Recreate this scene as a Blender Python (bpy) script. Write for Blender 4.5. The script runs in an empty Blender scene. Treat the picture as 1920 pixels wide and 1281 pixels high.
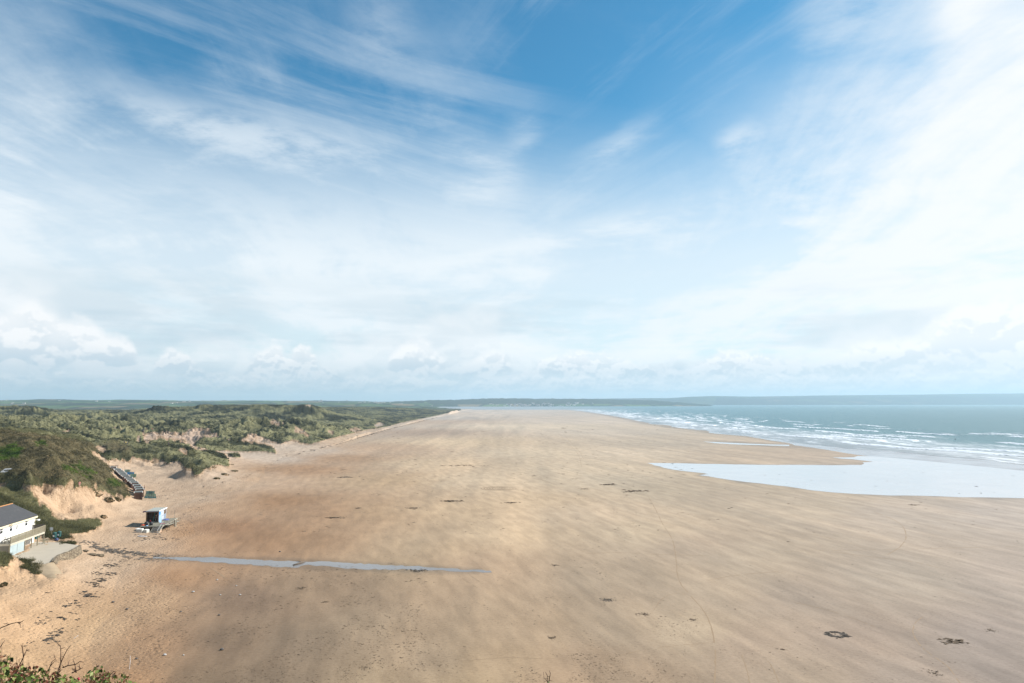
import bpy, bmesh, math, random
import numpy as np
from mathutils import Vector, Matrix, geometry

random.seed(7)
RNG = np.random.default_rng(7)
SC = bpy.context.scene
COL = SC.collection
R = math.radians

# ---------------------------------------------------------------- camera
CAMZ, F = 32.0, 1280.0
PITCH = math.atan(114.5 / F)
cam_data = bpy.data.cameras.new('camera')
cam_data.lens = 24; cam_data.sensor_width = 36
cam_data.clip_start = 0.1; cam_data.clip_end = 60000
cam = bpy.data.objects.new('camera', cam_data)
COL.objects.link(cam)
cam.location = (0, 0, CAMZ); cam.rotation_euler = (math.pi / 2 + PITCH, 0, 0)
SC.camera = cam
cp, sp = math.cos(PITCH), math.sin(PITCH)

def ray(px, py):
    a = (px - 960) / F; b = (640.5 - py) / F
    return a, cp - b * sp, sp + b * cp
def at(px, py, z=0.0):
    x, y, dz = ray(px, py)
    t = (z - CAMZ) / dz
    return (x * t, y * t, z)
def proj(X, Y, Z):
    Zr = Z - CAMZ
    dep = Y * cp + Zr * sp
    dep = np.maximum(dep, 0.1)
    return 960 + F * X / dep, 640.5 - F * (-Y * sp + Zr * cp) / dep

# ---------------------------------------------------------------- noise (numpy)
def _h(ix, iy, s):
    n = (ix.astype(np.int64) * 374761393 + iy.astype(np.int64) * 668265263 + s * 982451653) & 0x7fffffff
    n = ((n ^ (n >> 13)) * 1274126177) & 0x7fffffff
    return ((n ^ (n >> 16)) & 0xffff) / 65535.0 * 2 * math.pi
def perlin(x, y, s=0):
    ix = np.floor(x); iy = np.floor(y); fx = x - ix; fy = y - iy
    def g(dx, dy):
        a = _h(ix + dx, iy + dy, s)
        return np.cos(a) * (fx - dx) + np.sin(a) * (fy - dy)
    ux = fx * fx * fx * (fx * (fx * 6 - 15) + 10); uy = fy * fy * fy * (fy * (fy * 6 - 15) + 10)
    a = g(0, 0); b = g(1, 0); c = g(0, 1); d = g(1, 1)
    return (a + (b - a) * ux + (c - a) * uy + (a - b - c + d) * ux * uy) * 1.5
def fbm(x, y, o=4, s=0, ridged=False):
    r = 0; a = 1.0; t = 0
    for k in range(o):
        n = perlin(x * 2 ** k + 17.3 * k, y * 2 ** k - 9.1 * k, s + k)
        if ridged: n = 1 - 2 * np.abs(n)
        r = r + a * n; t += a; a *= 0.5
    return r / t
def sstep(a, b, x):
    t = np.clip((x - a) / (b - a), 0, 1); return t * t * (3 - 2 * t)
def inpoly(px, py, poly):
    r = np.zeros(np.shape(px), bool); n = len(poly)
    for i in range(n):
        x0, y0 = poly[i]; x1, y1 = poly[(i + 1) % n]
        if y0 == y1: continue
        c = (y0 > py) != (y1 > py)
        r ^= c & (px < (x1 - x0) * (py - y0) / (y1 - y0) + x0)
    return r

# ---------------------------------------------------------------- object helpers
def tag(o, label=None, cat=None, group=None, kind=None):
    if label: o['label'] = label
    if cat: o['category'] = cat
    if group: o['group'] = group
    if kind: o['kind'] = kind
    return o
def empty(name, loc=(0, 0, 0), rz=0, label=None, cat=None, group=None):
    o = bpy.data.objects.new(name, None); COL.objects.link(o)
    o.location = loc; o.rotation_euler = (0, 0, rz)
    return tag(o, label, cat, group)
def nmesh(name, V, Fq, mat, parent=None, smooth=False, attrs=None, n=4):
    """numpy verts (N,3) and faces (M,n) -> object"""
    V = np.asarray(V, np.float32); Fq = np.asarray(Fq, np.int32)
    me = bpy.data.meshes.new(name)
    me.vertices.add(len(V)); me.vertices.foreach_set('co', V.ravel())
    me.loops.add(Fq.size); me.loops.foreach_set('vertex_index', Fq.ravel())
    me.polygons.add(len(Fq))
    me.polygons.foreach_set('loop_start', np.arange(0, Fq.size, n, dtype=np.int32))
    me.polygons.foreach_set('loop_total', np.full(len(Fq), n, np.int32))
    if smooth: me.polygons.foreach_set('use_smooth', np.ones(len(Fq), bool))
    me.update(calc_edges=True)
    for k, a in (attrs or {}).items():
        a = np.asarray(a, np.float32)
        if a.ndim == 2:
            at_ = me.attributes.new(k, 'FLOAT_COLOR', 'POINT')
            at_.data.foreach_set('color', np.hstack([a, np.ones((len(a), 1), np.float32)]).ravel())
        else:
            at_ = me.attributes.new(k, 'FLOAT', 'POINT'); at_.data.foreach_set('value', a)
    me.materials.append(mat)
    o = bpy.data.objects.new(name, me); COL.objects.link(o)
    if parent: o.parent = parent
    return o
def gridfaces(nr, nc):
    i = np.arange(nr * nc).reshape(nr, nc)
    return np.stack([i[:-1, :-1], i[:-1, 1:], i[1:, 1:], i[1:, :-1]], -1).reshape(-1, 4)

class MB:
    """collects shapes and links them as ONE mesh object"""
    def __init__(s): s.v = []; s.f = []
    def add(s, v, f):
        k = len(s.v); s.v += [tuple(p) for p in v]; s.f += [tuple(i + k for i in q) for q in f]; return s
    def box(s, a, b, M=None):
        (x0, y0, z0), (x1, y1, z1) = a, b
        v = [(x0, y0, z0), (x1, y0, z0), (x1, y1, z0), (x0, y1, z0), (x0, y0, z1), (x1, y0, z1), (x1, y1, z1), (x0, y1, z1)]
        if M: v = [M @ Vector(p) for p in v]
        return s.add(v, [(0, 3, 2, 1), (4, 5, 6, 7), (0, 1, 5, 4), (1, 2, 6, 5), (2, 3, 7, 6), (3, 0, 4, 7)])
    def tube(s, pts, rad, n=6):
        pts = [Vector(p) for p in pts]
        if not hasattr(rad, '__len__'): rad = [rad] * len(pts)
        rings = []
        for i, p in enumerate(pts):
            d = (pts[min(i + 1, len(pts) - 1)] - pts[max(i - 1, 0)])
            if d.length < 1e-6: d = Vector((0, 0, 1))
            d.normalize()
            a = d.cross(Vector((0, 0, 1)))
            if a.length < 1e-3: a = d.cross(Vector((1, 0, 0)))
            a.normalize(); b = d.cross(a)
            rings.append([p + (a * math.cos(2 * math.pi * k / n) + b * math.sin(2 * math.pi * k / n)) * rad[i] for k in range(n)])
        v = [q for r in rings for q in r]; f = []
        for i in range(len(pts) - 1):
            for k in range(n):
                f.append((i * n + k, i * n + (k + 1) % n, (i + 1) * n + (k + 1) % n, (i + 1) * n + k))
        f.append(tuple(range(n - 1, -1, -1))); f.append(tuple((len(pts) - 1) * n + k for k in range(n)))
        return s.add(v, f)
    def lathe(s, prof, c=(0, 0, 0), n=12):
        v = []; f = []
        for r, z in prof:
            for k in range(n):
                t = 2 * math.pi * k / n; v.append((c[0] + r * math.cos(t), c[1] + r * math.sin(t), c[2] + z))
        m = len(prof)
        for i in range(m - 1):
            for k in range(n):
                f.append((i * n + k, i * n + (k + 1) % n, (i + 1) * n + (k + 1) % n, (i + 1) * n + k))
        f.append(tuple(range(n - 1, -1, -1))); f.append(tuple((m - 1) * n + k for k in range(n)))
        return s.add(v, f)
    def prism(s, poly, z0, z1, M=None):
        n = len(poly)
        v = [(x, y, z0) for x, y in poly] + [(x, y, z1) for x, y in poly]
        if M: v = [M @ Vector(p) for p in v]
        return s.add(v, [tuple(range(n - 1, -1, -1)), tuple(range(n, 2 * n))] + [(i, (i + 1) % n, n + (i + 1) % n, n + i) for i in range(n)])
    def build(s, name, mat, parent=None, smooth=False, bevel=0):
        me = bpy.data.meshes.new(name); me.from_pydata(s.v, [], s.f); me.update()
        bm = bmesh.new(); bm.from_mesh(me); bmesh.ops.recalc_face_normals(bm, faces=bm.faces); bm.to_mesh(me); bm.free()
        if smooth: me.polygons.foreach_set('use_smooth', [True] * len(me.polygons))
        me.materials.append(mat)
        o = bpy.data.objects.new(name, me); COL.objects.link(o)
        if parent: o.parent = parent
        if bevel:
            b = o.modifiers.new('bevel', 'BEVEL'); b.width = bevel; b.segments = 2
        return o

def copy_tree(o, parent=None):
    c = o.copy(); COL.objects.link(c)
    if parent: c.parent = parent
    for ch in [q for q in list(COL.objects) if q.parent == o]:
        copy_tree(ch, c)
    return c

# ---------------------------------------------------------------- node helper
class N:
    dims = '3D'
    def __init__(s, tree): s.t = tree; s.L = tree.links
    def n(s, typ, **kw):
        nd = s.t.nodes.new(typ)
        for k, v in kw.items():
            if k in nd.inputs: s.set(nd.inputs[k], v)
            else: setattr(nd, k, v)
        return nd
    def set(s, sock, v):
        if isinstance(v, bpy.types.NodeSocket): s.L.new(v, sock)
        elif hasattr(v, '__len__') and len(v) == 3 and sock.type == 'RGBA': sock.default_value = (*v, 1)
        else: sock.default_value = v
    def m(s, op, a, b=0.0, c=0.0, clamp=False):
        nd = s.t.nodes.new('ShaderNodeMath'); nd.operation = op; nd.use_clamp = clamp
        s.set(nd.inputs[0], a); s.set(nd.inputs[1], b); s.set(nd.inputs[2], c)
        return nd.outputs[0]
    def add(s, a, b): return s.m('ADD', a, b)
    def sub(s, a, b): return s.m('SUBTRACT', a, b)
    def mul(s, a, b): return s.m('MULTIPLY', a, b)
    def rng(s, x, a, b, c=0.0, d=1.0, smooth=True):
        nd = s.t.nodes.new('ShaderNodeMapRange'); nd.interpolation_type = 'SMOOTHSTEP' if smooth else 'LINEAR'
        for k, v in zip(range(5), (x, a, b, c, d)): s.set(nd.inputs[k], v)
        return nd.outputs[0]
    def mix(s, f, a, b, blend='MIX'):
        nd = s.t.nodes.new('ShaderNodeMix'); nd.data_type = 'RGBA'; nd.blend_type = blend; nd.clamp_factor = True
        s.set(nd.inputs[0], f); s.set(nd.inputs[6], a); s.set(nd.inputs[7], b)
        return nd.outputs[2]
    def xyz(s, v):
        nd = s.t.nodes.new('ShaderNodeSeparateXYZ'); s.set(nd.inputs[0], v); return nd.outputs
    def vec(s, x, y, z=0.0):
        nd = s.t.nodes.new('ShaderNodeCombineXYZ'); s.set(nd.inputs[0], x); s.set(nd.inputs[1], y); s.set(nd.inputs[2], z); return nd.outputs[0]
    def noise(s, v, scale, detail=3.0, rough=0.55, dist=0.0, col=False):
        nd = s.t.nodes.new('ShaderNodeTexNoise'); nd.normalize = True; nd.noise_dimensions = s.dims
        s.set(nd.inputs['Vector'], v); nd.inputs['Scale'].default_value = scale; nd.inputs['Detail'].default_value = detail
        nd.inputs['Roughness'].default_value = rough; nd.inputs['Distortion'].default_value = dist
        return nd.outputs['Color' if col else 'Fac']
    def scale(s, v, sc, rot=0.0):
        nd = s.t.nodes.new('ShaderNodeMapping'); s.set(nd.inputs['Vector'], v)
        nd.inputs['Scale'].default_value = sc; nd.inputs['Rotation'].default_value = (0, 0, rot)
        return nd.outputs[0]
    def lay(s, v, deg, along, across):
        """coordinates stretched along a bearing (degrees from x)"""
        x, y = s.xyz(v)[0], s.xyz(v)[1]; c, n = math.cos(R(deg)), math.sin(R(deg))
        return s.vec(s.mul(s.add(s.mul(x, c), s.mul(y, n)), along), s.mul(s.sub(s.mul(y, c), s.mul(x, n)), across))
    def attr(s, name, col=False):
        nd = s.t.nodes.new('ShaderNodeAttribute'); nd.attribute_name = name
        return nd.outputs['Color' if col else 'Fac']
    def bump(s, h, strength=0.5, dist=1.0):
        nd = s.t.nodes.new('ShaderNodeBump'); nd.inputs['Strength'].default_value = strength
        nd.inputs['Distance'].default_value = dist; s.set(nd.inputs['Height'], h); return nd.outputs[0]

def mat(name):
    m = bpy.data.materials.new(name); m.use_nodes = True
    t = m.node_tree; t.nodes.clear(); g = N(t)
    out = t.nodes.new('ShaderNodeOutputMaterial'); b = t.nodes.new('ShaderNodeBsdfPrincipled')
    t.links.new(b.outputs[0], out.inputs[0])
    g.b = b; g.out = out
    return m, g
def pos(g): return g.n('ShaderNodeNewGeometry').outputs['Position']
def plain(name, rgb, rough=0.7, var=0.25, scale=3.0, metal=0.0, bump=0.0, spec=0.4):
    m, g = mat(name)
    tc = g.n('ShaderNodeTexCoord').outputs['Object']
    nz = g.noise(tc, scale, 4)
    dark = tuple(c * (1 - var) for c in rgb); lite = tuple(min(1, c * (1 + var)) for c in rgb)
    g.set(g.b.inputs['Base Color'], g.mix(nz, dark, lite))
    g.b.inputs['Roughness'].default_value = rough; g.b.inputs['Metallic'].default_value = metal
    g.b.inputs['Specular IOR Level'].default_value = spec
    if bump: g.set(g.b.inputs['Normal'], g.bump(nz, 0.6, bump))
    return m
def s2l(r, g_, b, k=1.0):
    def f(c):
        c /= 255; return ((c + .055) / 1.055) ** 2.4 if c > .04045 else c / 12.92
    return (f(r) * k, f(g_) * k, f(b) * k)

# ---------------------------------------------------------------- terrain: heights from surveyed spots (image px, py, height)
K = 0.64
TOE = [(150,1400),(200,1281),(240,1150),(300,1050),(370,1000),(430,950),(500,890),(560,855),(640,831),(700,812),(740,802),(800,787),(840,778),(863,771.5)]
_t = np.array([at(a, b)[:2] for a, b in TOE])
def xtoe(Y): return np.interp(Y, _t[:, 1], _t[:, 0])
SPOTS = [(a, b, 0.0) for a, b in TOE] + [(a + 45, b + 1, -0.8) for a, b in TOE[:9]] + [(752,794,2.2),(724,802,2.4),(684,808,2.6),(657,815,2.4),(624,823,2.2),(819,780,2.0)] + [(770,805,-.8),(890,779,-.8)]
SPOTS += [(0,1100,2.5),(60,1085,2.4),(0,1200,2.2),(60,1200,.9),(150,1150,.25),(200,1050,.35),(0,1281,1.5),(100,1281,.4),(-200,1281,4),(-300,1100,6),(-200,1000,7),(-300,900,14),(-300,820,20),
 (20,1043,3),(85,1018,3),(110,1018,3),(145,1022,2.9),(62,1050,3.0),(100,1056,2.5),(115,1075,2.15),(84,1077,2.35),(75,1064,2.8),(112,1058,2.35),(125,1050,2.0),(118,1079,2.4),(101,1084,2.4),(124,1070,2.15),(70,1082,2.6),(135,1085,1.6),(140,1043,1.7),(40,1062,3.1),(157,1040,1.4),(130,1062,1.75),(180,1030,1.0),(150,1080,.9),(110,1100,1.5),(140,1110,.7),
 (0,1035,4.6),(10,1050,4.6),(30,1062,3.6),(60,1068,3.1),(-100,1050,6),
 (30,935,8),(0,935,10),(60,955,6),(85,980,4.5),(100,1000,3.4),(130,1000,2.7),(180,988,1.6),
 (160,1000,1.9),(120,960,4),(80,935,7),(180,950,3),(215,960,1.5),(250,970,1),(200,938,3.6),(240,947,1.3),(270,1010,.5),(330,980,.4),
 (100,920,9),(60,915,11),(200,927,5.5),(235,935,2.8),(148,915,9),
 (0,900,12),(50,880,15),(100,860,16.5),(150,850,15.5),(0,850,17),(50,830,19.5),(100,820,20),(180,845,13),(186,872,10.5),(208,886,7.0),(222,908,4.0),(236,922,2.4),(243,932,1.5),(198,876,8.0),(0,812,21),(150,822,18),(230,845,9),
 (265,939,1),(252,936,1.1),(248,925,1.6),(238,912,2.2),(228,898,2.9),(218,888,3.5),(208,884,4.0),(300,930,.8),(300,900,1.3),(260,880,3.0),(230,868,4.3),(300,880,1.8),(330,900,.8),(250,872,3.5),
 (370,893,1),(358,868,7.2),(345,853,7.2),(390,868,5),(270,848,7),(300,852,6),(330,848,6.5),(400,855,4.5),(425,886,.9),(415,872,1.4),
 (330,825,4),(380,825,4),(300,810,5.5),(400,838,2.5),(440,848,1.2),(480,856,.5),
 (380,826,6.5),(440,832,5),(500,843,2),(190,803,12.5),(230,812,10.5),(160,812,12),(260,830,7),
 (300,803,9),(345,803,9),(400,812,8),(470,822,5.5),(540,830,2.2),(580,825,3.5),(520,800,9),(600,800,8.5),(640,800,7),
 (0,790,14.5),(100,790,14),(200,790,12),(300,790,12),(400,790,11),(500,785,11),(600,785,9.5),(0,775,18),(100,775,17),(200,775,15),(300,772,15),(400,775,12.5),(550,775,12.5),(650,780,9),(700,781,6.5),(750,781,6),(700,775,9),(780,775,5),(820,770,7),
 (65,759.6,28.4),(0,764,23),(-200,762,25),(35,767,20),(108,767.5,19),(130,768,20),(200,767,20),(250,767,20),(300,761.5,26.3),(345,766,21),(380,759.5,28.3),(425,763.5,24),(455,764,23.5),(490,758,29.6),(540,762,24),(580,757.3,30.2),(620,762,23),(660,761.5,22),(710,763,20),(760,764,18.5),(800,765,15.5),(835,767.5,10),(860,769,3)]
_P = np.array([(*at(a, b, c)[:2], c) for a, b, c in SPOTS] + [(-3200, 3300, 2), (-1500, 3300, 2), (-700, 3300, 5), (-330, 3300, 3)] + [((q - 960) / F * Yq, Yq, CAMZ - (r_ - 755) / F * Yq) for q, r_ in ((-150, 768), (0, 768), (100, 768.5), (160, 768), (220, 768), (280, 768), (340, 768), (440, 766.5), (530, 765.5), (640, 764.5)) for Yq in (1500, 2100)])
def _c(X, Y): return X / Y * 8, np.log(Y) * 6
_pu, _pv = _c(_P[:, 0], _P[:, 1])
_A = np.hypot(_pu[:, None] - _pu, _pv[:, None] - _pv); _n = len(_P)
_M = np.zeros((_n + 3, _n + 3)); _M[:_n, :_n] = _A - 0.02 * np.eye(_n)
_M[:_n, _n] = 1; _M[:_n, _n + 1] = _pu; _M[:_n, _n + 2] = _pv; _M[_n:, :_n] = _M[:_n, _n:].T
_W = np.linalg.solve(_M, np.concatenate([_P[:, 2], [0, 0, 0]]))
def base_h(X, Y):
    X = np.asarray(X, float); Y = np.asarray(Y, float); sh = X.shape
    u, v = _c(X.ravel(), Y.ravel()); r = np.empty(u.size)
    for i in range(0, u.size, 40000):
        a, b = u[i:i + 40000], v[i:i + 40000]
        r[i:i + 40000] = np.hypot(a[:, None] - _pu, b[:, None] - _pv) @ _W[:_n] + _W[_n] + _W[_n + 1] * a + _W[_n + 2] * b
    return r.reshape(sh)
# the building plot, cut level
BC = np.array([-99.6, 145.4]); BA = np.array([0.1579, -0.98745]); BB = np.array([-0.98745, -0.1579])
def plot_w(X, Y):
    t = (X - BC[0]) * BA[0] + (Y - BC[1]) * BA[1]; b = (X - BC[0]) * BB[0] + (Y - BC[1]) * BB[1]
    return sstep(-2.6, -.3, t) * (1 - sstep(20, 24, t)) * sstep(-4.5, -3, b) * (1 - sstep(10.3, 12.5, b))

VEG = [[(-900,700),(870,700),(864,769.5),(819,779.5),(752,793),(724,801),(684,807),(657,814),(624,822),(600,828),(581,834),(560,830),(545,826),(527,833),(505,826),(480,815),(465,817),(457,824),(440,826),(420,822),(400,812),(378,803),(355,805),(345,814),(320,811),(300,807),(288,812),(275,813),(268,822),(270,832),(278,833),(284,828),(310,824),(318,826),(333,828),(338,833),(346,831),(360,841),(367,847),(380,846),(400,845),(420,853),(428,862),(430,877),(406,872),(387,880),(371,893),(366,893),(362,886),(346,878),(338,868),(330,866),(314,870),(300,864),(275,865),(254,861),(244,857),(247,865),(236,867),(226,864),(212,862),(203,866),(196,860),(182,850),(168,848),(185,868),(200,873),(217,901),(237,917),(241,930),(237,937),(222,925),(215,934),(205,925),(187,924),(172,921),(162,917),(150,915),(131,916),(112,911),(87,912),(56,915),(31,911),(12,907),(-100,918),(-900,930)],
 [(-900,940),(-60,925),(0,916),(14,908),(30,912),(31,921),(54,922),(65,930),(70,940),(75,947),(94,959),(95,966),(109,977),(116,980),(141,978),(172,975),(187,979),(192,989),(172,994),(155,1003),(134,1005),(136,1012),(109,1012),(84,1009),(66,1000),(0,1010),(-900,1010)],
 [(363,833),(383,821),(407,822),(432,827),(457,830),(490,832),(513,842),(519,850),(490,847),(437,847),(400,843),(370,840)],
 [(0,1028),(12,1035),(20,1047),(16,1065),(-60,1064),(-900,1060),(-900,1000),(-60,1010)],
 [(31,1045),(40,1041),(52,1045),(62,1055),(75,1058),(84,1072),(74,1077),(60,1074),(47,1066)],
 [(110,1019),(125,1018),(143,1021),(140,1024),(120,1023)],
 [(424,852),(448,850),(450,859),(436,858)]]
HOLES = [[(110,810),(133,806),(130,812),(112,811.5)],[(198,801),(215,800),(250,806),(235,807.5),(210,805)],[(334,840),(350,845),(354,853),(345,856),(335,848)],
 [(502,790),(520,789),(536,795),(520,800),(508,797)],[(545,803),(556,801),(575,812),(585,822),(575,820),(556,813)],[(466,815),(475,814),(496,826),(488,830),(470,828)],[(610,808),(622,807),(632,814),(622,817)],[(262,806),(268,812),(260,818),(254,826),(264,834),(262,822),(272,812),(270,806)],[(176,836),(190,838),(200,846),(194,850),(184,848)],[(700,797),(712,792),(722,797),(705,803)],[(650,806),(668,802),(680,806),(662,811)],[(570,760),(580,758.5),(586,761),(574,762.5)],[(12,907),(40,912),(62,914),(50,920),(30,918),(14,914),(0,920),(-20,924)],[(132,916),(128,905),(134,903),(142,914)],[(170,917),(176,905),(182,921)]]
SCRUB = [(-900,800),(0,812),(30,815),(60,820),(100,822),(130,828),(165,834),(190,834),(222,829),(246,842),(240,853),(205,848),(195,846),(182,849),(167,850),(185,868),(200,873),(217,901),(238,917),(241,932),(225,927),(200,920),(187,924),(162,917),(150,912),(140,905),(112,903),(95,902),(60,899),(0,892),(-900,900)]
BRIGHT = [[(112,882),(130,879),(150,876),(172,886),(178,896),(165,904),(155,906),(140,897)],[(8,842),(30,838),(42,850),(34,866),(6,872),(-30,868)],[(190,833),(212,829),(222,833),(205,838)],[(66,836),(82,834),(84,842),(68,842)],[(195,905),(212,902),(226,912),(215,920),(200,915)]]

_q = np.random.default_rng(1).random((2, 40000)) * 3000
N1M = float((fbm(_q[0] / 34, _q[1] / 26, 4, 3, ridged=True) - .15).mean()); N2M = float((fbm(_q[0] / 11, _q[1] / 9, 3, 11, ridged=True) - .15).mean())
def height(X, Y, full=True):
    X = np.asarray(X, float); Y = np.asarray(Y, float)
    h = base_h(X, Y)
    d = xtoe(Y) - X                       # metres inland of the toe
    h = np.where(d < 0, np.minimum(h, 0.25 + .03 * d), h)
    w = sstep(0.4, 5, h) * sstep(-5, 20, d)
    pw = plot_w(X, Y)
    far = sstep(240, 520, Y)
    amp = w * (0.35 + 1.7 * far) * (1 - .5 * sstep(1300, 2600, Y))
    n1 = fbm(X / 34, Y / 26, 4, 3, ridged=True) - .15
    n2 = fbm(X / 11, Y / 9, 3, 11, ridged=True) - .15
    n3 = fbm(X / 4.2, Y / 3.6, 3, 23)
    n1 = n1 - N1M; n2 = n2 - N2M
    yy = 1 - .62 * sstep(650, 1150, Y)
    big = fbm(X / 75, Y / 55, 3, 31) * far * 3.2 * w * (1 - .8 * sstep(650, 1100, Y)) - 2.6 * sstep(620, 900, Y) * w
    for hx_, hD, hh, sg in ((65, 900, 10, 24), (18, 1000, 3, 30), (300, 1000, 6, 30), (380, 1000, 7.5, 26), (430, 1050, 3, 30), (490, 1020, 7, 26), (580, 1000, 7, 30), (535, 1050, 3, 26), (655, 1250, 4, 40), (190, 850, 4, 26), (240, 700, 4, 24), (130, 620, 4, 22), (340, 620, 4, 24), (480, 640, 5, 24), (560, 700, 4, 24), (40, 560, 4, 18), (250, 480, 3, 16)):
        sg = sg * (.62 if hD >= 850 else .85); hh = hh * 1.1
        h = h + hh * np.exp(-(((X - (hx_ - 960) / 1280 * hD) / sg) ** 2 + ((Y - hD) / (sg * 1.5)) ** 2) + .5 * n1)
    h = h + big + amp * n1 * 4.0 * yy + w * (.95 + .2 * far) * n2 * 1.9 * yy + w * .28 * n3 + .10 * perlin(X / 3.1, Y / 2.7, 9) * sstep(.2, 1, h)
    cap = CAMZ - Y * (3.6 / 1280)         # nothing out there tops the eye level
    far2 = sstep(500, 900, Y)
    h = np.where(h > cap - 1.5, cap - 1.5 + 1.3 * np.tanh((h - cap + 1.5) / 3), h) * far2 + h * (1 - far2)
    h = h * (1 - pw) + 3.0 * pw
    return h

def zones(X, Y, Z):
    """vegetation, scrub, bright weeds, each 0..1"""
    px, py = proj(X, Y, Z)
    s = np.clip(60.0 / Y, .05, .6)
    jx = fbm(X / 5, Y / 4, 3, 40) * 26 * s * 1.4; jy = fbm(X / 5, Y / 4, 3, 50) * 9 * s * 1.4
    qx = px + jx; qy = py + jy
    veg = np.zeros(X.shape, bool)
    for p in VEG: veg |= inpoly(qx, qy, p)
    for p in HOLES: veg &= ~inpoly(qx, qy, p)
    veg &= (X < xtoe(Y) - 3)
    pwm = plot_w(X, Y) > .5
    veg &= ~pwm | inpoly(qx, qy, VEG[5])
    sc = inpoly(qx, qy, SCRUB) & veg
    br = np.zeros(X.shape, bool)
    for p in BRIGHT: br |= inpoly(qx, qy, p)
    return veg, sc, br & sc

def lush(X, Y):
    r = fbm(X / 34, Y / 26, 4, 3, ridged=True) - .15 - N1M
    s = fbm(X / 48, Y / 60, 4, 450)
    k = 1.0 + .5 * sstep(250, 450, Y)
    return np.clip(.41 + k * (1.0 * s + .55 * fbm(X / 13, Y / 13, 3, 455) + .55 * r), 0, 1)
# dunes grid
du = np.linspace(-1.06, -.055, 1040)
dy_ = np.exp(np.linspace(math.log(60), math.log(3350), 640))
DU, DY = np.meshgrid(du, dy_)
DX = DU * DY
DZ = height(DX, DY)
dveg, dscr, dbri = zones(DX, DY, DZ)
# small cliffs: the turf stands proud of the bare sand
vf = dveg.astype(float)
for _ in range(2):
    vf = (vf + np.roll(vf, 1, 0) + np.roll(vf, -1, 0) + np.roll(vf, 1, 1) + np.roll(vf, -1, 1)) / 5
DZ = DZ + vf * (.55 + .5 * fbm(DX / 7, DY / 7, 2, 77)) * sstep(120, 200, DY)
rf_ = dveg.astype(float)
for _ in range(14):
    rf_ = (rf_ + np.roll(rf_, 1, 0) + np.roll(rf_, -1, 0) + np.roll(rf_, 1, 1) + np.roll(rf_, -1, 1)) / 5
rim = np.clip(rf_ * 4 * (1 - rf_), 0, 1) * (DY < 900)
DZ = DZ + rim * (1 - vf) * .55 * fbm(DX / 2.6, DY / 2.2, 4, 612, ridged=True) * sstep(.15, 1.5, DZ)
# the scrub canopy
sf = dscr.astype(float)
for _ in range(4):
    sf = (sf + np.roll(sf, 1, 0) + np.roll(sf, -1, 0) + np.roll(sf, 1, 1) + np.roll(sf, -1, 1)) / 5
DZ = DZ + sf * (.5 + .9 * fbm(DX / 5, DY / 9, 3, 91))

def interp_grid(G, X, Y):
    fu = (X / Y - du[0]) / (du[1] - du[0]); fv = (np.log(Y) - math.log(60)) / (math.log(3350 / 60)) * 639
    fu = np.clip(fu, 0, len(du) - 1.001); fv = np.clip(fv, 0, 638.999)
    i = fu.astype(int); j = fv.astype(int); a = fu - i; b = fv - j
    return (G[j, i] * (1 - a) + G[j, i + 1] * a) * (1 - b) + (G[j + 1, i] * (1 - a) + G[j + 1, i + 1] * a) * b
def gz(x, y):
    if x / y > -.056: return 0.0
    return max(0.0, float(interp_grid(DZ, np.array([x]), np.array([y]))[0]))
def ground(px, py):
    """the point of the ground seen at an image spot"""
    a, b, c = ray(px, py)
    D = np.exp(np.linspace(math.log(62), math.log(3200), 4000)); X = a / b * D; Z = CAMZ + c / b * D
    H = np.maximum(0, interp_grid(DZ, X, D)) if a / b < -.056 else np.zeros_like(D)
    i = int(np.argmax(Z <= H)); return (float(X[i]), float(D[i]), float(H[i]))

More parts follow.
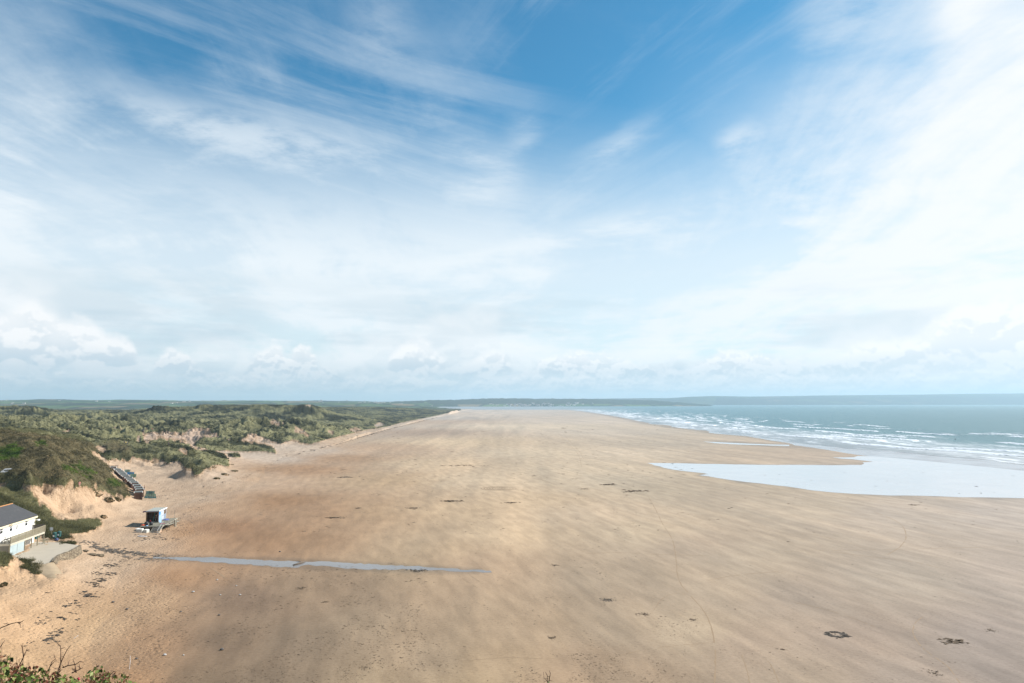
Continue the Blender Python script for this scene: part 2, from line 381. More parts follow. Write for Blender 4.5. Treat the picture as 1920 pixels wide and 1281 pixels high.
TONES = [(0,1281,222,188,150),(150,1180,218,186,150),(250,1281,190,152,116),(300,1200,184,150,118),(260,1130,205,172,138),(330,1080,184,146,110),(400,1200,142,122,102),(380,1281,142,122,100),(500,1281,146,128,108),(560,1200,148,130,110),
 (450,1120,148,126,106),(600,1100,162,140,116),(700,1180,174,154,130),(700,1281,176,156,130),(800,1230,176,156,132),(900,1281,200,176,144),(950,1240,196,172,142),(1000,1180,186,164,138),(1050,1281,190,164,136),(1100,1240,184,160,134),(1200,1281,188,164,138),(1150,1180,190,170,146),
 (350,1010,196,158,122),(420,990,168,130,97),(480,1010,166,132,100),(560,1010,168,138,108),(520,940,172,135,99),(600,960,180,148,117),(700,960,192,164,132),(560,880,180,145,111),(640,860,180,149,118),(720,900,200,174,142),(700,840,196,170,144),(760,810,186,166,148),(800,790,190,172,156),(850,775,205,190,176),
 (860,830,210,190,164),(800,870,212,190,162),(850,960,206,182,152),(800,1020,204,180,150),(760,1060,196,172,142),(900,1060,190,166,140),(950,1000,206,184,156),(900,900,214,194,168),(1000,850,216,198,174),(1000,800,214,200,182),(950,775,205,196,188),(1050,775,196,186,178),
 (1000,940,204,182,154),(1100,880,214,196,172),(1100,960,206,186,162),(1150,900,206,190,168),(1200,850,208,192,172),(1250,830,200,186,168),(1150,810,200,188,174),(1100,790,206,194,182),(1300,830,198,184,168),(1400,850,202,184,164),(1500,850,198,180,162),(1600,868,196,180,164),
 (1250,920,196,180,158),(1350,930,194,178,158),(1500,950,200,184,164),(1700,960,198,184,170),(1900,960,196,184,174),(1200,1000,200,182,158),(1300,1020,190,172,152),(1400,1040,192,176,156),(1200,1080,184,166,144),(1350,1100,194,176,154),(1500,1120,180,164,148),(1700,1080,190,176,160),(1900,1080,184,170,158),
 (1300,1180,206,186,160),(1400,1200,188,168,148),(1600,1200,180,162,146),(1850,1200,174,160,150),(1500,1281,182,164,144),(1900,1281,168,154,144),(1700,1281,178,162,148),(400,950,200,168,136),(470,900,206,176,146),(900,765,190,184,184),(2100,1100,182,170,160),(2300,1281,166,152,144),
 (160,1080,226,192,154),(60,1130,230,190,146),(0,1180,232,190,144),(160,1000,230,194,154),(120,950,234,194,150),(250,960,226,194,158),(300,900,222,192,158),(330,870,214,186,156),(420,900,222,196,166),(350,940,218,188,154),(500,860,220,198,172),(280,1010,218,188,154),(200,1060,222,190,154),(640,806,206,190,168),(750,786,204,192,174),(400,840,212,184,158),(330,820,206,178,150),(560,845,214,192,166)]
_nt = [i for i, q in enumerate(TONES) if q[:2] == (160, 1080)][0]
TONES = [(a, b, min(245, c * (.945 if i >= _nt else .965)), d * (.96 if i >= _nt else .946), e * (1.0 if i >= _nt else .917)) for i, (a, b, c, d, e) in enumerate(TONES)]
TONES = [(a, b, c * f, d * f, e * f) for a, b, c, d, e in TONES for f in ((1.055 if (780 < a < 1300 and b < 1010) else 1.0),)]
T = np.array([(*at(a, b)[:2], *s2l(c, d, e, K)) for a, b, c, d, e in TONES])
tu = T[:, 0] / T[:, 1] * 8; tv = np.log(T[:, 1]) * 6
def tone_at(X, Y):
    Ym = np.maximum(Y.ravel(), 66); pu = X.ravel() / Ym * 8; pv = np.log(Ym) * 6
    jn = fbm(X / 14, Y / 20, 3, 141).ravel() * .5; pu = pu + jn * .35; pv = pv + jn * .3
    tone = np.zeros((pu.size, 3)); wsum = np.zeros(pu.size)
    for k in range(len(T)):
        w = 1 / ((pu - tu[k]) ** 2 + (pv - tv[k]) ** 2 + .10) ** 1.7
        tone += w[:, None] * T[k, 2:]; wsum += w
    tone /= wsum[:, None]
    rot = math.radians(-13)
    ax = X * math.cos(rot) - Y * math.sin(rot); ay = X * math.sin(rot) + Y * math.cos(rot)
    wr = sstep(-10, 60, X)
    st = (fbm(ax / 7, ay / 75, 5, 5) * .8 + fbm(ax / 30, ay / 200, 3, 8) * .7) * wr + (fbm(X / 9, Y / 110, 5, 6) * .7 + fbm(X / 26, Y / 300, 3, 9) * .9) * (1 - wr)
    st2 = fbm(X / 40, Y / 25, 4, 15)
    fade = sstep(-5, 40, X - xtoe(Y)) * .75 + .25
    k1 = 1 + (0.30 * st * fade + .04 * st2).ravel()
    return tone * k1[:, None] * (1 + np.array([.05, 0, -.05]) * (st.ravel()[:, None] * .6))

SH = [(860,767.3),(1000,767.6),(1060,768.3),(1090,771),(1125,776),(1160,782),(1185,787),(1210,792),(1220,795),(1255,798),(1265,801.5),(1300,805.5),(1325,808),(1365,814),(1420,819),(1480,828),(1520,834),(1600,842),(1700,850),(1800,859),(1919,870.5),(2100,890),(2600,950),(3200,1030)]
_s = np.array([at(a, b)[:2] for a, b in SH][::-1]); _s = _s[np.argsort(_s[:, 1])]
def xshore0(Y): return np.interp(Y, _s[:, 1], _s[:, 0])
# ---- shared sand look
def sand_nodes(g, tone):
    """adds ripples, painted footprint shade and grit to a tone colour"""
    P = pos(g)
    d = g.n('ShaderNodeCameraData').outputs['View Distance'] if False else None
    n1 = g.noise(g.lay(P, 104, .3, 1.0), .35, 5, .6); n2 = g.noise(P, 2.3, 4, .65); n3 = g.noise(P, 11, 3, .6)
    c = g.mix(g.rng(n1, .3, .7), g.mix(1.0, tone, (.86, .85, .84), 'MULTIPLY'), g.mix(1.0, tone, (1.1, 1.1, 1.1), 'MULTIPLY'))
    c = g.mix(g.rng(n2, .35, .7, 0, .8), c, g.mix(1.0, c, (.86, .84, .82), 'MULTIPLY'))  # dark mottling paints the shade of footprints into the sand colour
    return c, P, n2, n3
def make_dune_mat():
    m, g = mat('dune_sand')
    P = pos(g)
    y = g.xyz(P)[1]
    tone = g.attr('tone', True)
    c, P, n2, n3 = sand_nodes(g, tone)
    # turf and scrub floor under the growth
    veg = g.attr('veg'); scr = g.attr('scrub')
    nv = g.noise(P, .6, 5, .65)
    lu = g.rng(g.add(g.attr('lush'), g.mul(g.sub(nv, .5), .6)), .15, .85, smooth=False)
    grass = g.mix(lu, s2l(52, 54, 34, K), s2l(134, 131, 96, K))
    far = g.rng(y, 420, 1500)
    grass = g.mix(far, grass, g.mix(lu, s2l(36, 40, 27, K), s2l(114, 114, 82, K)))
    scc = g.mix(g.rng(nv, .35, .65), s2l(70, 66, 46, K), s2l(112, 102, 74, K))
    grass = g.mix(scr, grass, scc)
    soil = s2l(150, 118, 88, K)
    vv = g.rng(g.add(veg, g.mul(g.sub(n2, .5), .5)), .35, .6)
    edge = g.rng(veg, .02, .35)
    c = g.mix(g.mul(edge, g.rng(n2, .4, .6)), c, soil)
    er = g.mul(g.attr('rim'), g.rng(g.noise(g.scale(P, (1, 1, .3)), .8, 6, .7), .46, .6))
    c = g.mix(g.mul(er, .85), c, g.mix(n3, s2l(108, 88, 66, K), s2l(164, 136, 104, K)))
    c = g.mix(vv, c, grass)
    g.set(g.b.inputs['Base Color'], c)
    g.b.inputs['Roughness'].default_value = .95; g.b.inputs['Specular IOR Level'].default_value = .15
    vor = g.n('ShaderNodeTexVoronoi', Vector=P, Scale=1.3).outputs['Distance']
    hgt = g.add(g.mul(g.rng(vor, 0, .45), .6), g.mul(n2, .9))
    hgt = g.add(hgt, g.mul(n3, .25))
    hgt = g.add(g.mul(hgt, g.m('SUBTRACT', 1.0, veg)), g.mul(veg, g.mul(g.add(g.noise(P, .22, 5, .6), g.mul(g.noise(P, .9, 3), .3)), 7.0)))
    g.set(g.b.inputs['Normal'], g.bump(hgt, .9, .22))
    return m
M_dune = make_dune_mat()
F4 = gridfaces(*DU.shape)
keep = (DZ.ravel()[F4].max(1) > -.06)
Z_ = np.where(DZ < -.0, DZ, DZ)
V = np.stack([DX, DY, Z_], -1).reshape(-1, 3)
F4 = F4[keep]
used = np.zeros(len(V), bool); used[F4.ravel()] = True; idx = np.cumsum(used) - 1
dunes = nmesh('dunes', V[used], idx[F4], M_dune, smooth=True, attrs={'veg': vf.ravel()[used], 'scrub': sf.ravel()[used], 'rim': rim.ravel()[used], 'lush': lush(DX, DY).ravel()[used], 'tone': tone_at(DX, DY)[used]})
tag(dunes, kind='structure')

# ---------------------------------------------------------------- the beach sheet
bu = np.concatenate([np.linspace(-1.5, -.8, 30)[:-1], np.linspace(-.8, .85, 760), np.linspace(.85, 1.6, 30)[1:]])
by = np.concatenate([np.array([-60, -20, 10, 40, 55.]), np.exp(np.concatenate([np.linspace(math.log(66), math.log(1500), 620), np.linspace(math.log(1520), math.log(13500), 120)]))])
BU, BY = np.meshgrid(bu, by)
BX = BU * np.maximum(BY, 70)
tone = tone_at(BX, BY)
POOL = [(1212,868),(1260,868.7),(1320,869.8),(1400,871.3),(1500,872),(1560,872.3),(1612,871.8),(1622,869.5),(1617,867),(1640,866),(1612,863),(1600,861.5),(1575,860),(1562,858),(1600,857.5),(1608,855.5),(1640,856),(1700,861),(1760,867),(1830,874),(1919,883),(2050,896),(2400,930),(2400,955),(2100,938),(1919,935),(1800,932),(1700,930),(1640,928.5),(1600,926),(1560,923),(1520,919),(1480,913),(1430,907),(1400,904),(1370,900),(1345,896.5),(1330,893.5),(1309,891.5),(1327,889.5),(1320,887.5),(1290,884.5),(1265,881),(1245,877.5),(1228,872.5)]
_px, _py = proj(BX, BY, 0 * BX); _jy = 5 * fbm(BX / 14, BY / 9, 3, 701); _jx = 22 * fbm(BX / 14, BY / 9, 3, 702)
wm = (inpoly(_px + _jx, _py + _jy, POOL) | inpoly(_px + _jx * .3, _py + _jy * .3, [(230,1040),(500,1045),(900,1066),(900,1077),(600,1070),(380,1054),(240,1048)]) | ((BX > xshore0(BY) - 14) & (BY > 180) & (BY < 3000)) | inpoly(_px + _jx * .5, _py + _jy * .6, [(1320,826),(1490,833),(1600,850),(1500,840),(1400,836)])).astype(float)
for _ in range(7):
    wm = (wm * 2 + np.roll(wm, 1, 0) + np.roll(wm, -1, 0) + np.roll(wm, 1, 1) + np.roll(wm, -1, 1)) / 6
tone = tone * (1 - .27 * np.clip(wm * 1.3, 0, 1).ravel()[:, None] * np.array([1.0, .9, .75]))
bz = 0.03 * fbm(BX / 20, BY / 20, 2, 33)
bz = np.where(BX > 150, 0, bz) * 0
def make_beach_mat():
    m, g = mat('beach_sand')
    c, P, n2, n3 = sand_nodes(g, g.attr('tone', True))
    # fine dark shell grit, and long thin drag marks left by the ebb
    y = g.xyz(P)[1]
    Ps = g.lay(P, 8, .22, 1.1); dm = g.noise(Ps, .9, 6, .7)
    c = g.mix(g.rng(dm, .62, .72, 0, .45), c, g.mix(1.0, c, (.62, .58, .54), 'MULTIPLY'))
    sa = g.noise(g.scale(P, (.45, 1.0, 1), R(8)), 3.6, 3, .6); sb = g.noise(P, .12, 4, .6)
    c = g.mix(g.mul(g.rng(sa, .585, .66, 0, .62), g.rng(sb, .40, .60, .25, 1)), c, g.mix(1.0, c, (.50, .47, .45), 'MULTIPLY'))
    Pw = g.lay(P, 104, .11, 1.0); wn = g.noise(Pw, .5, 6, .68)
    c = g.mix(g.rng(wn, .5, .70, 0, .42), c, g.mix(1.0, c, (1.22, 1.2, 1.16), 'MULTIPLY'))
    c = g.mix(g.rng(wn, .5, .34, 0, .40), c, g.mix(1.0, c, (.86, .85, .85), 'MULTIPLY'))
    c = g.mix(g.rng(n3, .64, .72, 0, .3), c, g.mix(1.0, c, (.6, .57, .54), 'MULTIPLY'))
    g.set(g.b.inputs['Base Color'], c)
    g.b.inputs['Roughness'].default_value = .8; g.b.inputs['Specular IOR Level'].default_value = .25
    rip = g.noise(g.scale(P, (.6, 1.6, 1), R(14)), 1.2, 5, .7)
    vor = g.n('ShaderNodeTexVoronoi', Vector=P, Scale=1.3).outputs['Distance']
    hg = g.mul(g.add(g.add(g.mul(g.rng(vor, 0, .45), .6), g.mul(n2, .9)), g.mul(n3, .25)), 4.0)
    dr = g.attr('dry')
    g.set(g.b.inputs['Normal'], g.bump(g.add(g.mul(g.add(rip, g.mul(n3, .3)), g.m('SUBTRACT', 1.0, dr)), g.mul(hg, dr)), .55, .09))
    return m
M_beach = make_beach_mat()
bdry = 1 - sstep(-4, 9, BX - xtoe(BY) + 9 * fbm(BX / 12, BY / 16, 4, 811) - 3)
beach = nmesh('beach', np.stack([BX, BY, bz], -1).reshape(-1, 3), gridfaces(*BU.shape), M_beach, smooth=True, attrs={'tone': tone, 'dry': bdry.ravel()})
tag(beach, kind='structure')

# ---------------------------------------------------------------- marks in the sand
def densify(pts, step):
    out = [pts[0]]
    for a, b in zip(pts, pts[1:]):
        L = math.dist(a, b); n = max(1, int(L / step))
        out += [tuple(a[i] + (b[i] - a[i]) * k / n for i in range(len(a))) for k in range(1, n + 1)]
    return out
def smooth_poly(pts, it=2):
    for _ in range(it):
        q = [pts[0]]
        for a, b in zip(pts, pts[1:]):
            q += [tuple(a[i] * .75 + b[i] * .25 for i in range(len(a))), tuple(a[i] * .25 + b[i] * .75 for i in range(len(a)))]
        pts = q + [pts[-1]]
    return pts
M_track = plain('track_sand', s2l(172, 146, 116, K), .95, .2, 1.5)
def track(px_pts, w=.28, world=None, z=.006):
    P = [at(a, b)[:2] for a, b in px_pts] if world is None else world
    P = smooth_poly(P, 3); P = densify(P, 1.2)
    v = []; f = []
    for i, p in enumerate(P):
        a = P[max(0, i - 1)]; b = P[min(len(P) - 1, i + 1)]
        dx, dy = b[0] - a[0], b[1] - a[1]; L = math.hypot(dx, dy) or 1
        ww = w * random.uniform(.25, .6)
        ox = random.uniform(-.05, .05)
        nx, ny = -dy / L, dx / L
        v += [(p[0] + nx * (ww + ox), p[1] + ny * (ww + ox), z), (p[0] - nx * (ww - ox), p[1] - ny * (ww - ox), z)]
        if i and random.random() > .1: f.append((2 * i - 2, 2 * i - 1, 2 * i + 1, 2 * i))
    mb = MB(); mb.add(v, f)
    return mb
TR = [[(1215,930),(1232,960),(1243,985),(1262,1010),(1268,1050),(1270,1088),(1290,1112),(1320,1145),(1335,1175),(1342,1220),(1340,1290)],
 [(1225,1145),(1240,1122),(1262,1112),(1285,1115)],[(1100,1250),(1180,1222),(1270,1210),(1340,1205)],[(1390,1228),(1400,1255),(1408,1290)],[(1435,1235),(1448,1250),(1465,1290)],
 [(1730,1157),(1712,1170),(1712,1195),(1740,1225),(1780,1250),(1805,1290)],[(1640,960),(1690,980),(1702,1005),(1690,1025),(1665,1040)],[(1470,1034),(1700,1030),(1919,1024)],
 [(712,862),(716,850),(722,838),(732,830)],[(702,866),(706,852),(716,840),(728,832)],[(1050,815),(1062,830),(1080,845),(1088,860),(1090,875)],[(1058,815),(1070,830),(1086,845),(1094,860)],
 [(1500,1000),(1545,1006),(1562,1012)],[(1560,1035),(1640,1045),(1720,1054),(1760,1065)],[(1100,1038),(1160,1036),(1230,1040),(1330,1042)],[(1330,1088),(1380,1078),(1460,1072)],[(1490,1130),(1560,1145),(1640,1175)],[(860,1240),(960,1232),(1020,1236)],[(395,1065),(425,1085)],[(858,1079),(895,1102)],[(880,1078),(905,1095)]]
for i, t in enumerate(TR):
    o = track(t, .13 if t[0][1] > 1100 else .2, z=.006 + .0004 * i).build('tyre_track', M_track)
    tag(o, kind='structure')
cx, cy, _ = at(935, 916)
mb = MB()
for r in (1.4, 2.4, 3.4, 4.4, 5.5, 6.6):
    q = track(None, .34, [(cx + r * math.cos(a), cy + r * .9 * math.sin(a)) for a in np.linspace(.3, 6.2, 40)], z=.02)
    mb.add(q.v, q.f)
tag(mb.build('sand_drawing', plain('scratched_sand', s2l(150, 126, 98, K), .95, .1)), kind='structure')

# ---------------------------------------------------------------- stream and pools: thin sheets of water
def sheet(name, pxs, z, m, step=4, jit=.12, world=None):
    P = [at(a, b)[:2] for a, b in pxs] if world is None else world
    P = densify(P + [P[0]], step)[:-1]
    P = [(x + random.uniform(-jit, jit) * step * .4, y + random.uniform(-jit, jit) * step * .8) for x, y in P]
    tri = geometry.tessellate_polygon([[Vector((x, y, 0)) for x, y in P]])
    mb = MB(); mb.add([(x, y, z) for x, y in P], [tuple(t) for t in tri])
    o = mb.build(name, m)
    for p in o.data.polygons:
        pass
    if o.data.polygons and sum(p.normal.z for p in o.data.polygons) < 0: o.data.flip_normals()
    return o
def water_mat(name, base, rough, ior, bstr=.1, bscale=.8, deep=None):
    m, g = mat(name); P = pos(g)
    n = g.noise(P, .08, 5, .6)
    g.set(g.b.inputs['Base Color'], g.mix(n, tuple(c * .85 for c in base), tuple(c * 1.1 for c in base)))
    g.set(g.b.inputs['Roughness'], g.rng(g.noise(P, .05, 4), .3, .7, rough * .6, rough * 1.5))
    g.b.inputs['IOR'].default_value = ior
    g.set(g.b.inputs['Normal'], g.bump(g.noise(P, bscale, 4), bstr, .05))
    return m
M_pool = water_mat('shallow_water', s2l(205, 210, 215, .62), .10, 2.0, .12, .35)
M_stream = water_mat('stream_water', s2l(150, 144, 140, .6), .2, 1.38, .3, 2)
M_wet = water_mat('wet_sand', s2l(166, 164, 168, .55), .16, 1.6, .12)
def zp(L, ox, oy, k): return [(ox + a / k, oy + b / k) for a, b in L]
stream = sheet('stream', zp([(60,128),(200,140),(330,150),(480,153),(600,153),(700,160),(820,164),(960,168),(985,172),(1010,170),(1100,172),(1350,185),(1550,195),(1700,205),(1830,212),(1830,220),(1700,216),(1600,210),(1530,208),(1480,206),(1340,206),(1200,203),(1100,192),(1030,186),(995,190),(970,200),(900,196),(820,190),(640,177),(480,166),(400,160),(200,152),(100,142)], 140, 980, 2.3415), .012, M_stream, .9, .8)
tag(stream, kind='structure')
tag(sheet('tidal_pool', POOL, .02, M_pool, 5, .25), kind='structure')
THIN = [(1318,828),(1345,829.3),(1400,831.8),(1440,833.5),(1480,834.2),(1480,836.5),(1430,835),(1380,833.5),(1340,831)]
tag(sheet('tidal_pool', THIN, .02, M_pool, 5, .2), kind='structure')
# damp margin round the pool
def grow(P, k=1.0):
    W = [at(a, b)[:2] for a, b in P]; W = densify(W + [W[0]], 6)[:-1]; out = []
    for i, p in enumerate(W):
        a = W[i - 1]; b = W[(i + 1) % len(W)]; dx, dy = b[0] - a[0], b[1] - a[1]; L = math.hypot(dx, dy) or 1
        w = k * random.uniform(.5, 1.3); out.append((p[0] - dy / L * w, p[1] + dx / L * w))
    return out
WETSTRIP = [(1330,812),(1400,818),(1445,826),(1480,831),(1490,835),(1540,842),(1600,852),(1645,858),(1700,864),(1760,870),(1919,887),(2050,900),(2400,934),(2400,900),(2050,868),(1919,858),(1700,835),(1560,815),(1400,800),(1330,800)]
tag(sheet('wet_sand', WETSTRIP, .009, M_wet, 6, .2), kind='structure')

# ---------------------------------------------------------------- sea
def xshore(Y): return np.where(Y > 3050, np.interp(Y, [3050, 3500, 5200], [-330, -430, -640]), np.interp(Y, _s[:, 1], _s[:, 0]))
sy = np.concatenate([np.linspace(100, 190, 20)[:-1], np.exp(np.linspace(math.log(190), math.log(1900), 620)), np.exp(np.linspace(math.log(1910), math.log(12500), 150))])
ss = np.concatenate([np.arange(0, 420, 1.3), 420 * np.exp(np.linspace(0.004, math.log(40), 260))])
SS, SY = np.meshgrid(ss, sy)
jag = fbm(SY / 25, SY * 0 + 3.3, 4, 61) * 7 * np.exp(-SS / 60)
SX = xshore(SY) + SS + jag * (SY < 2800)
wob = fbm(SY / 90, SX / 300, 3, 71) * 26 + fbm(SY / 30, SX / 90, 3, 72) * 5
ph = SS + wob + .02 * SY
cell = ph / 27.0; kcell = np.floor(cell); fr = cell - kcell
# each breaker: a steep front towards the shore (fr small) and a long back
seg = perlin(SY / 120 + kcell * 13.7, kcell * 5.1, 81) + .35 * perlin(SY / 30 + kcell * 7.7, kcell * 3.1, 82) + .12 - .3 * sstep(150, 400, SS)
pres = sstep(-.1, .4, seg)
prof = np.where(fr < .1, sstep(0, .1, fr), np.exp(-(fr - .1) * 6))
dshore = sstep(5, 40, SS) * (1 - sstep(230, 420, SS))
swell = .5 + .5 * np.sin(ph / 5.2 + 3 * perlin(SY / 60, SS / 30, 9)) * perlin(SY / 25, SS / 12, 10)
amp = dshore * pres * 1.0
chop = fbm(SX / 9, SY / 14, 3, 95)
SZ = .035 + amp * prof + .12 * sstep(20, 200, SS) * (swell + chop * 1.2 + .6)
SZ = np.maximum(SZ, .03) * (SY < 4000) + .04 * (SY >= 4000)
foamy = np.clip(dshore * pres * (np.exp(-((fr - .09) / .09) ** 2) * 1.05 + .45 * np.exp(-np.abs(fr - .25) / .22)), 0, 1)
wash = np.clip((1 - sstep(60, 290, SS)) * (.70 + .6 * fbm(SS / 7 + wob / 7, SY / 60, 4, 88) + .3 * perlin(SS / 60, SY / 200, 99)), 0, 1)
trail = dshore * sstep(-.2, .5, np.roll(seg, 0)) * np.clip(1 - fr * 1.3, 0, 1) * .5 * (1 - sstep(150, 330, SS))
foam = np.clip(np.maximum(foamy, wash * .8) + trail * .5, 0, 1) * sstep(-.5, 1.5, SS + 1)
foam = np.where(SY > 2800, np.clip(foam * 1.0, 0, 1) * (1 - sstep(3000, 3300, SY)), foam)
mar, g = mat('sea_water'); M_sea = mar
P = pos(g); f = g.attr('foam'); depth = g.attr('deep')
fn = g.noise(g.scale(P, (1.0, .28, 1)), .5, 6, .72)
fm = g.rng(g.add(f, g.mul(g.sub(fn, .5), 1.1)), .34, 1.12)
nb = g.noise(P, .01, 4)
wc = g.mix(nb, (.040, .125, .150), (.060, .165, .180))
wc = g.mix(depth, s2l(150, 160, 164, .5), wc)
g.set(g.b.inputs['Base Color'], g.mix(fm, wc, (.80, .83, .86)))
g.set(g.b.inputs['Roughness'], g.rng(fm, 0, 1, .30, .8)); g.b.inputs['IOR'].default_value = 1.33; g.b.inputs['Specular IOR Level'].default_value = .30
w1 = g.noise(g.scale(P, (1, .45, 1), R(8)), .22, 5, .6); w2 = g.noise(P, 1.4, 4, .6)
hh = g.add(g.mul(w1, 1.0), g.mul(w2, .16))
bp = g.n('ShaderNodeBump'); g.set(bp.inputs['Strength'], g.rng(depth, 0, 1, .12, 1.0)); bp.inputs['Distance'].default_value = 2.6; g.set(bp.inputs['Height'], hh)
g.set(g.b.inputs['Normal'], bp.outputs[0])
deep = sstep(15, 160, SS + wob * .5) * sstep(100, 300, SY)
deep = np.where(SY > 2900, sstep(0, 700, SX - 150) , deep)
sea = nmesh('sea', np.stack([SX, SY, SZ], -1).reshape(-1, 3), gridfaces(*SX.shape), M_sea, smooth=True, attrs={'foam': foam.ravel(), 'deep': deep.ravel()})
tag(sea, kind='structure')

# ---------------------------------------------------------------- far country
def fields_mat(name, gain, wood):
    m, g = mat(name); P = pos(g)
    Pw = g.n('ShaderNodeVectorMath', operation='ADD'); g.set(Pw.inputs[0], P); g.set(Pw.inputs[1], g.mix(1.0, (0, 0, 0), g.noise(P, .002, 2, col=True), 'ADD'))
    v = g.n('ShaderNodeTexVoronoi', Vector=g.scale(P, (1, .62, 2.5)), Scale=.0042); v.inputs['Randomness'].default_value = .9
    cc = g.xyz(v.outputs['Color'])
    col = g.mix(g.rng(cc[0], .2, .6, smooth=False), s2l(92, 128, 66, gain), s2l(132, 158, 92, gain))
    col = g.mix(g.rng(cc[1], .72, .76), col, s2l(176, 158, 120, gain))
    col = g.mix(g.rng(cc[2], .86, .88), col, s2l(70, 92, 56, gain))
    e = g.n('ShaderNodeTexVoronoi', Vector=g.scale(P, (1, .62, 2.5)), Scale=.0042, feature='DISTANCE_TO_EDGE'); e.inputs['Randomness'].default_value = .9
    hn = g.noise(P, .02, 3)
    hedge = g.rng(g.add(e.outputs['Distance'], g.mul(g.sub(hn, .5), .08)), .075, .03)
    col = g.mix(hedge, col, s2l(52, 70, 48, gain))
    wd = g.rng(g.add(g.noise(P, .0016, 5, .6), g.add(g.mul(g.attr('wood'), 1.0), wood)), .55, .6)
    col = g.mix(wd, col, g.mix(g.noise(P, .03, 4), s2l(40, 56, 42, gain), s2l(74, 92, 62, gain)))
    g.set(g.b.inputs['Base Color'], col); g.b.inputs['Roughness'].default_value = 1; g.b.inputs['Specular IOR Level'].default_value = .1
    return m
def hill(name, px0, px1, sky, Dr, Db, zb, wood, seed, woodf=None, nu=520, rough=3.0, mt=None):
    pxs = np.linspace(px0, px1, nu); u = (pxs - 960) / F / cp
    top = np.interp(pxs, [a for a, b in sky], [b for a, b in sky])
    Drr = np.interp(pxs, [px0, px1], Dr); Dbb = np.interp(pxs, [px0, px1], Db)
    t = np.concatenate([np.linspace(0, 1, 70), np.linspace(1, 1.5, 16)[1:]])
    Tt, U = np.meshgrid(t, u, indexing='ij')
    Y = Dbb + (Drr - Dbb) * Tt; X = U * Y
    zt = CAMZ + (755 - top) / F * Drr
    prof = np.where(Tt < 1, np.sin(np.clip(Tt, 0, 1) * math.pi / 2) ** .9, 1 - (Tt - 1) * 1.2)
    Z = zb + (zt - zb) * prof + fbm(X / 500, Y / 400, 4, seed) * 16 * np.sin(np.clip(Tt, 0, 1) * math.pi) + fbm(X / 60, Y / 60, 3, seed + 9) * rough * sstep(0, .2, Tt)
    Z = np.maximum(Z, -2) if zb >= 0 else Z
    w = np.zeros_like(Z) if woodf is None else woodf(pxs[None, :] + 0 * Tt, Tt)
    o = nmesh(name, np.stack([X, Y, Z], -1).reshape(-1, 3), gridfaces(*X.shape), mt, smooth=True, attrs={'wood': w.ravel()})
    return tag(o, kind='structure'), (pxs, X, Y, Z)
M_f1 = fields_mat('farmland', .36, .02); M_f2 = fields_mat('far_farmland', .15, .0)
_, HA = hill('hills', -700, 850, [(-700,751),(0,751.5),(50,750.4),(120,749.4),(180,751),(250,750.3),(350,752),(450,751.5),(600,752.3),(690,753),(760,756),(820,761),(850,763)], (6400, 7400), (3330, 3330), 3, 0, 101, lambda p, t: np.where(p > 560, .06, 0) + 0 * t, mt=M_f1)
_, HC = hill('hills', 1050, 2200, [(1050,749.5),(1150,747.5),(1200,747),(1250,747),(1290,744.5),(1330,743),(1400,744),(1470,743.3),(1530,742),(1620,741.3),(1720,740.2),(1800,739),(1919,738),(2200,736)], (9800, 12600), (8200, 10500), -1, 0, 151, lambda p, t: np.where((p > 1340) & (t < .5), .1, -.04), mt=M_f2)
_, HB = hill('hills', 700, 1335, [(700,755),(780,752.5),(860,750.5),(905,748.3),(935,747.5),(1000,748),(1080,748.5),(1160,749.8),(1220,751.5),(1270,755),(1320,759.5),(1335,762)], (6200, 6900), (5150, 6100), -1, 0, 201, lambda p, t: np.where(t > .16, .6, -.02) * sstep(800, 900, p) + .05, rough=9.0, mt=M_f1)

# ---------------------------------------------------------------- the headland slope the picture was taken from
hx = np.linspace(-60, 60, 160); hy = np.linspace(-40, 62, 140)
HX, HY = np.meshgrid(hx, hy)
HZ = 30.35 - .62 * np.maximum(HY + 1.0, 0) + .25 * fbm(HX / 6, HY / 6, 3, 301) + 1.2 * np.exp(-((HX + 5.2) ** 2 / 5 + (HY - 6) ** 2 / 5)) - .10 * np.abs(HX) * (HY > 0)
HZ = np.minimum(HZ, CAMZ - 1.55 - .46 * np.maximum(HY - .5, 0))
HZ = np.maximum(HZ, -3)
M_turf = plain('headland_turf', s2l(104, 110, 66, K), .95, .4, 1.2, bump=.1)
tag(nmesh('headland', np.stack([HX, HY, HZ], -1).reshape(-1, 3), gridfaces(*HX.shape), M_turf, smooth=True), kind='structure')
def head_z(x, y):
    i = min(max(int((y + 40) / 102 * 139), 0), 139); j = min(max(int((x + 60) / 120 * 159), 0), 159); return float(HZ[i, j])

# ================================================================ GROWTH
def leafmat(name, stops, rough=.8, trans=0.0):
    m, g = mat(name); a = g.attr('tint')
    c = g.mix(g.rng(a, 0, .5, smooth=False), stops[0], stops[1]); c = g.mix(g.rng(a, .5, 1, smooth=False), c, stops[2])
    g.set(g.b.inputs['Base Color'], c); g.b.inputs['Roughness'].default_value = rough; g.b.inputs['Specular IOR Level'].default_value = .15
    if trans:
        tr = g.n('ShaderNodeBsdfTranslucent'); g.set(tr.inputs[0], c); mx = g.n('ShaderNodeMixShader'); mx.inputs[0].default_value = trans
        g.t.links.new(g.b.outputs[0], mx.inputs[1]); g.t.links.new(tr.outputs[0], mx.inputs[2]); g.t.links.new(mx.outputs[0], g.out.inputs[0])
    return m
M_marram = leafmat('marram_blades', (s2l(66, 68, 41, K), s2l(120, 119, 82, K), s2l(190, 186, 140, K)), .75, .25)
M_scrubl = leafmat('scrub_leaves', (s2l(70, 67, 46, K), s2l(116, 108, 77, K), s2l(160, 144, 108, K)), .8, .1)
M_nettle = leafmat('fresh_leaves', (s2l(44, 66, 24, K), s2l(82, 112, 38, K), s2l(128, 150, 62, K)), .7, .25)

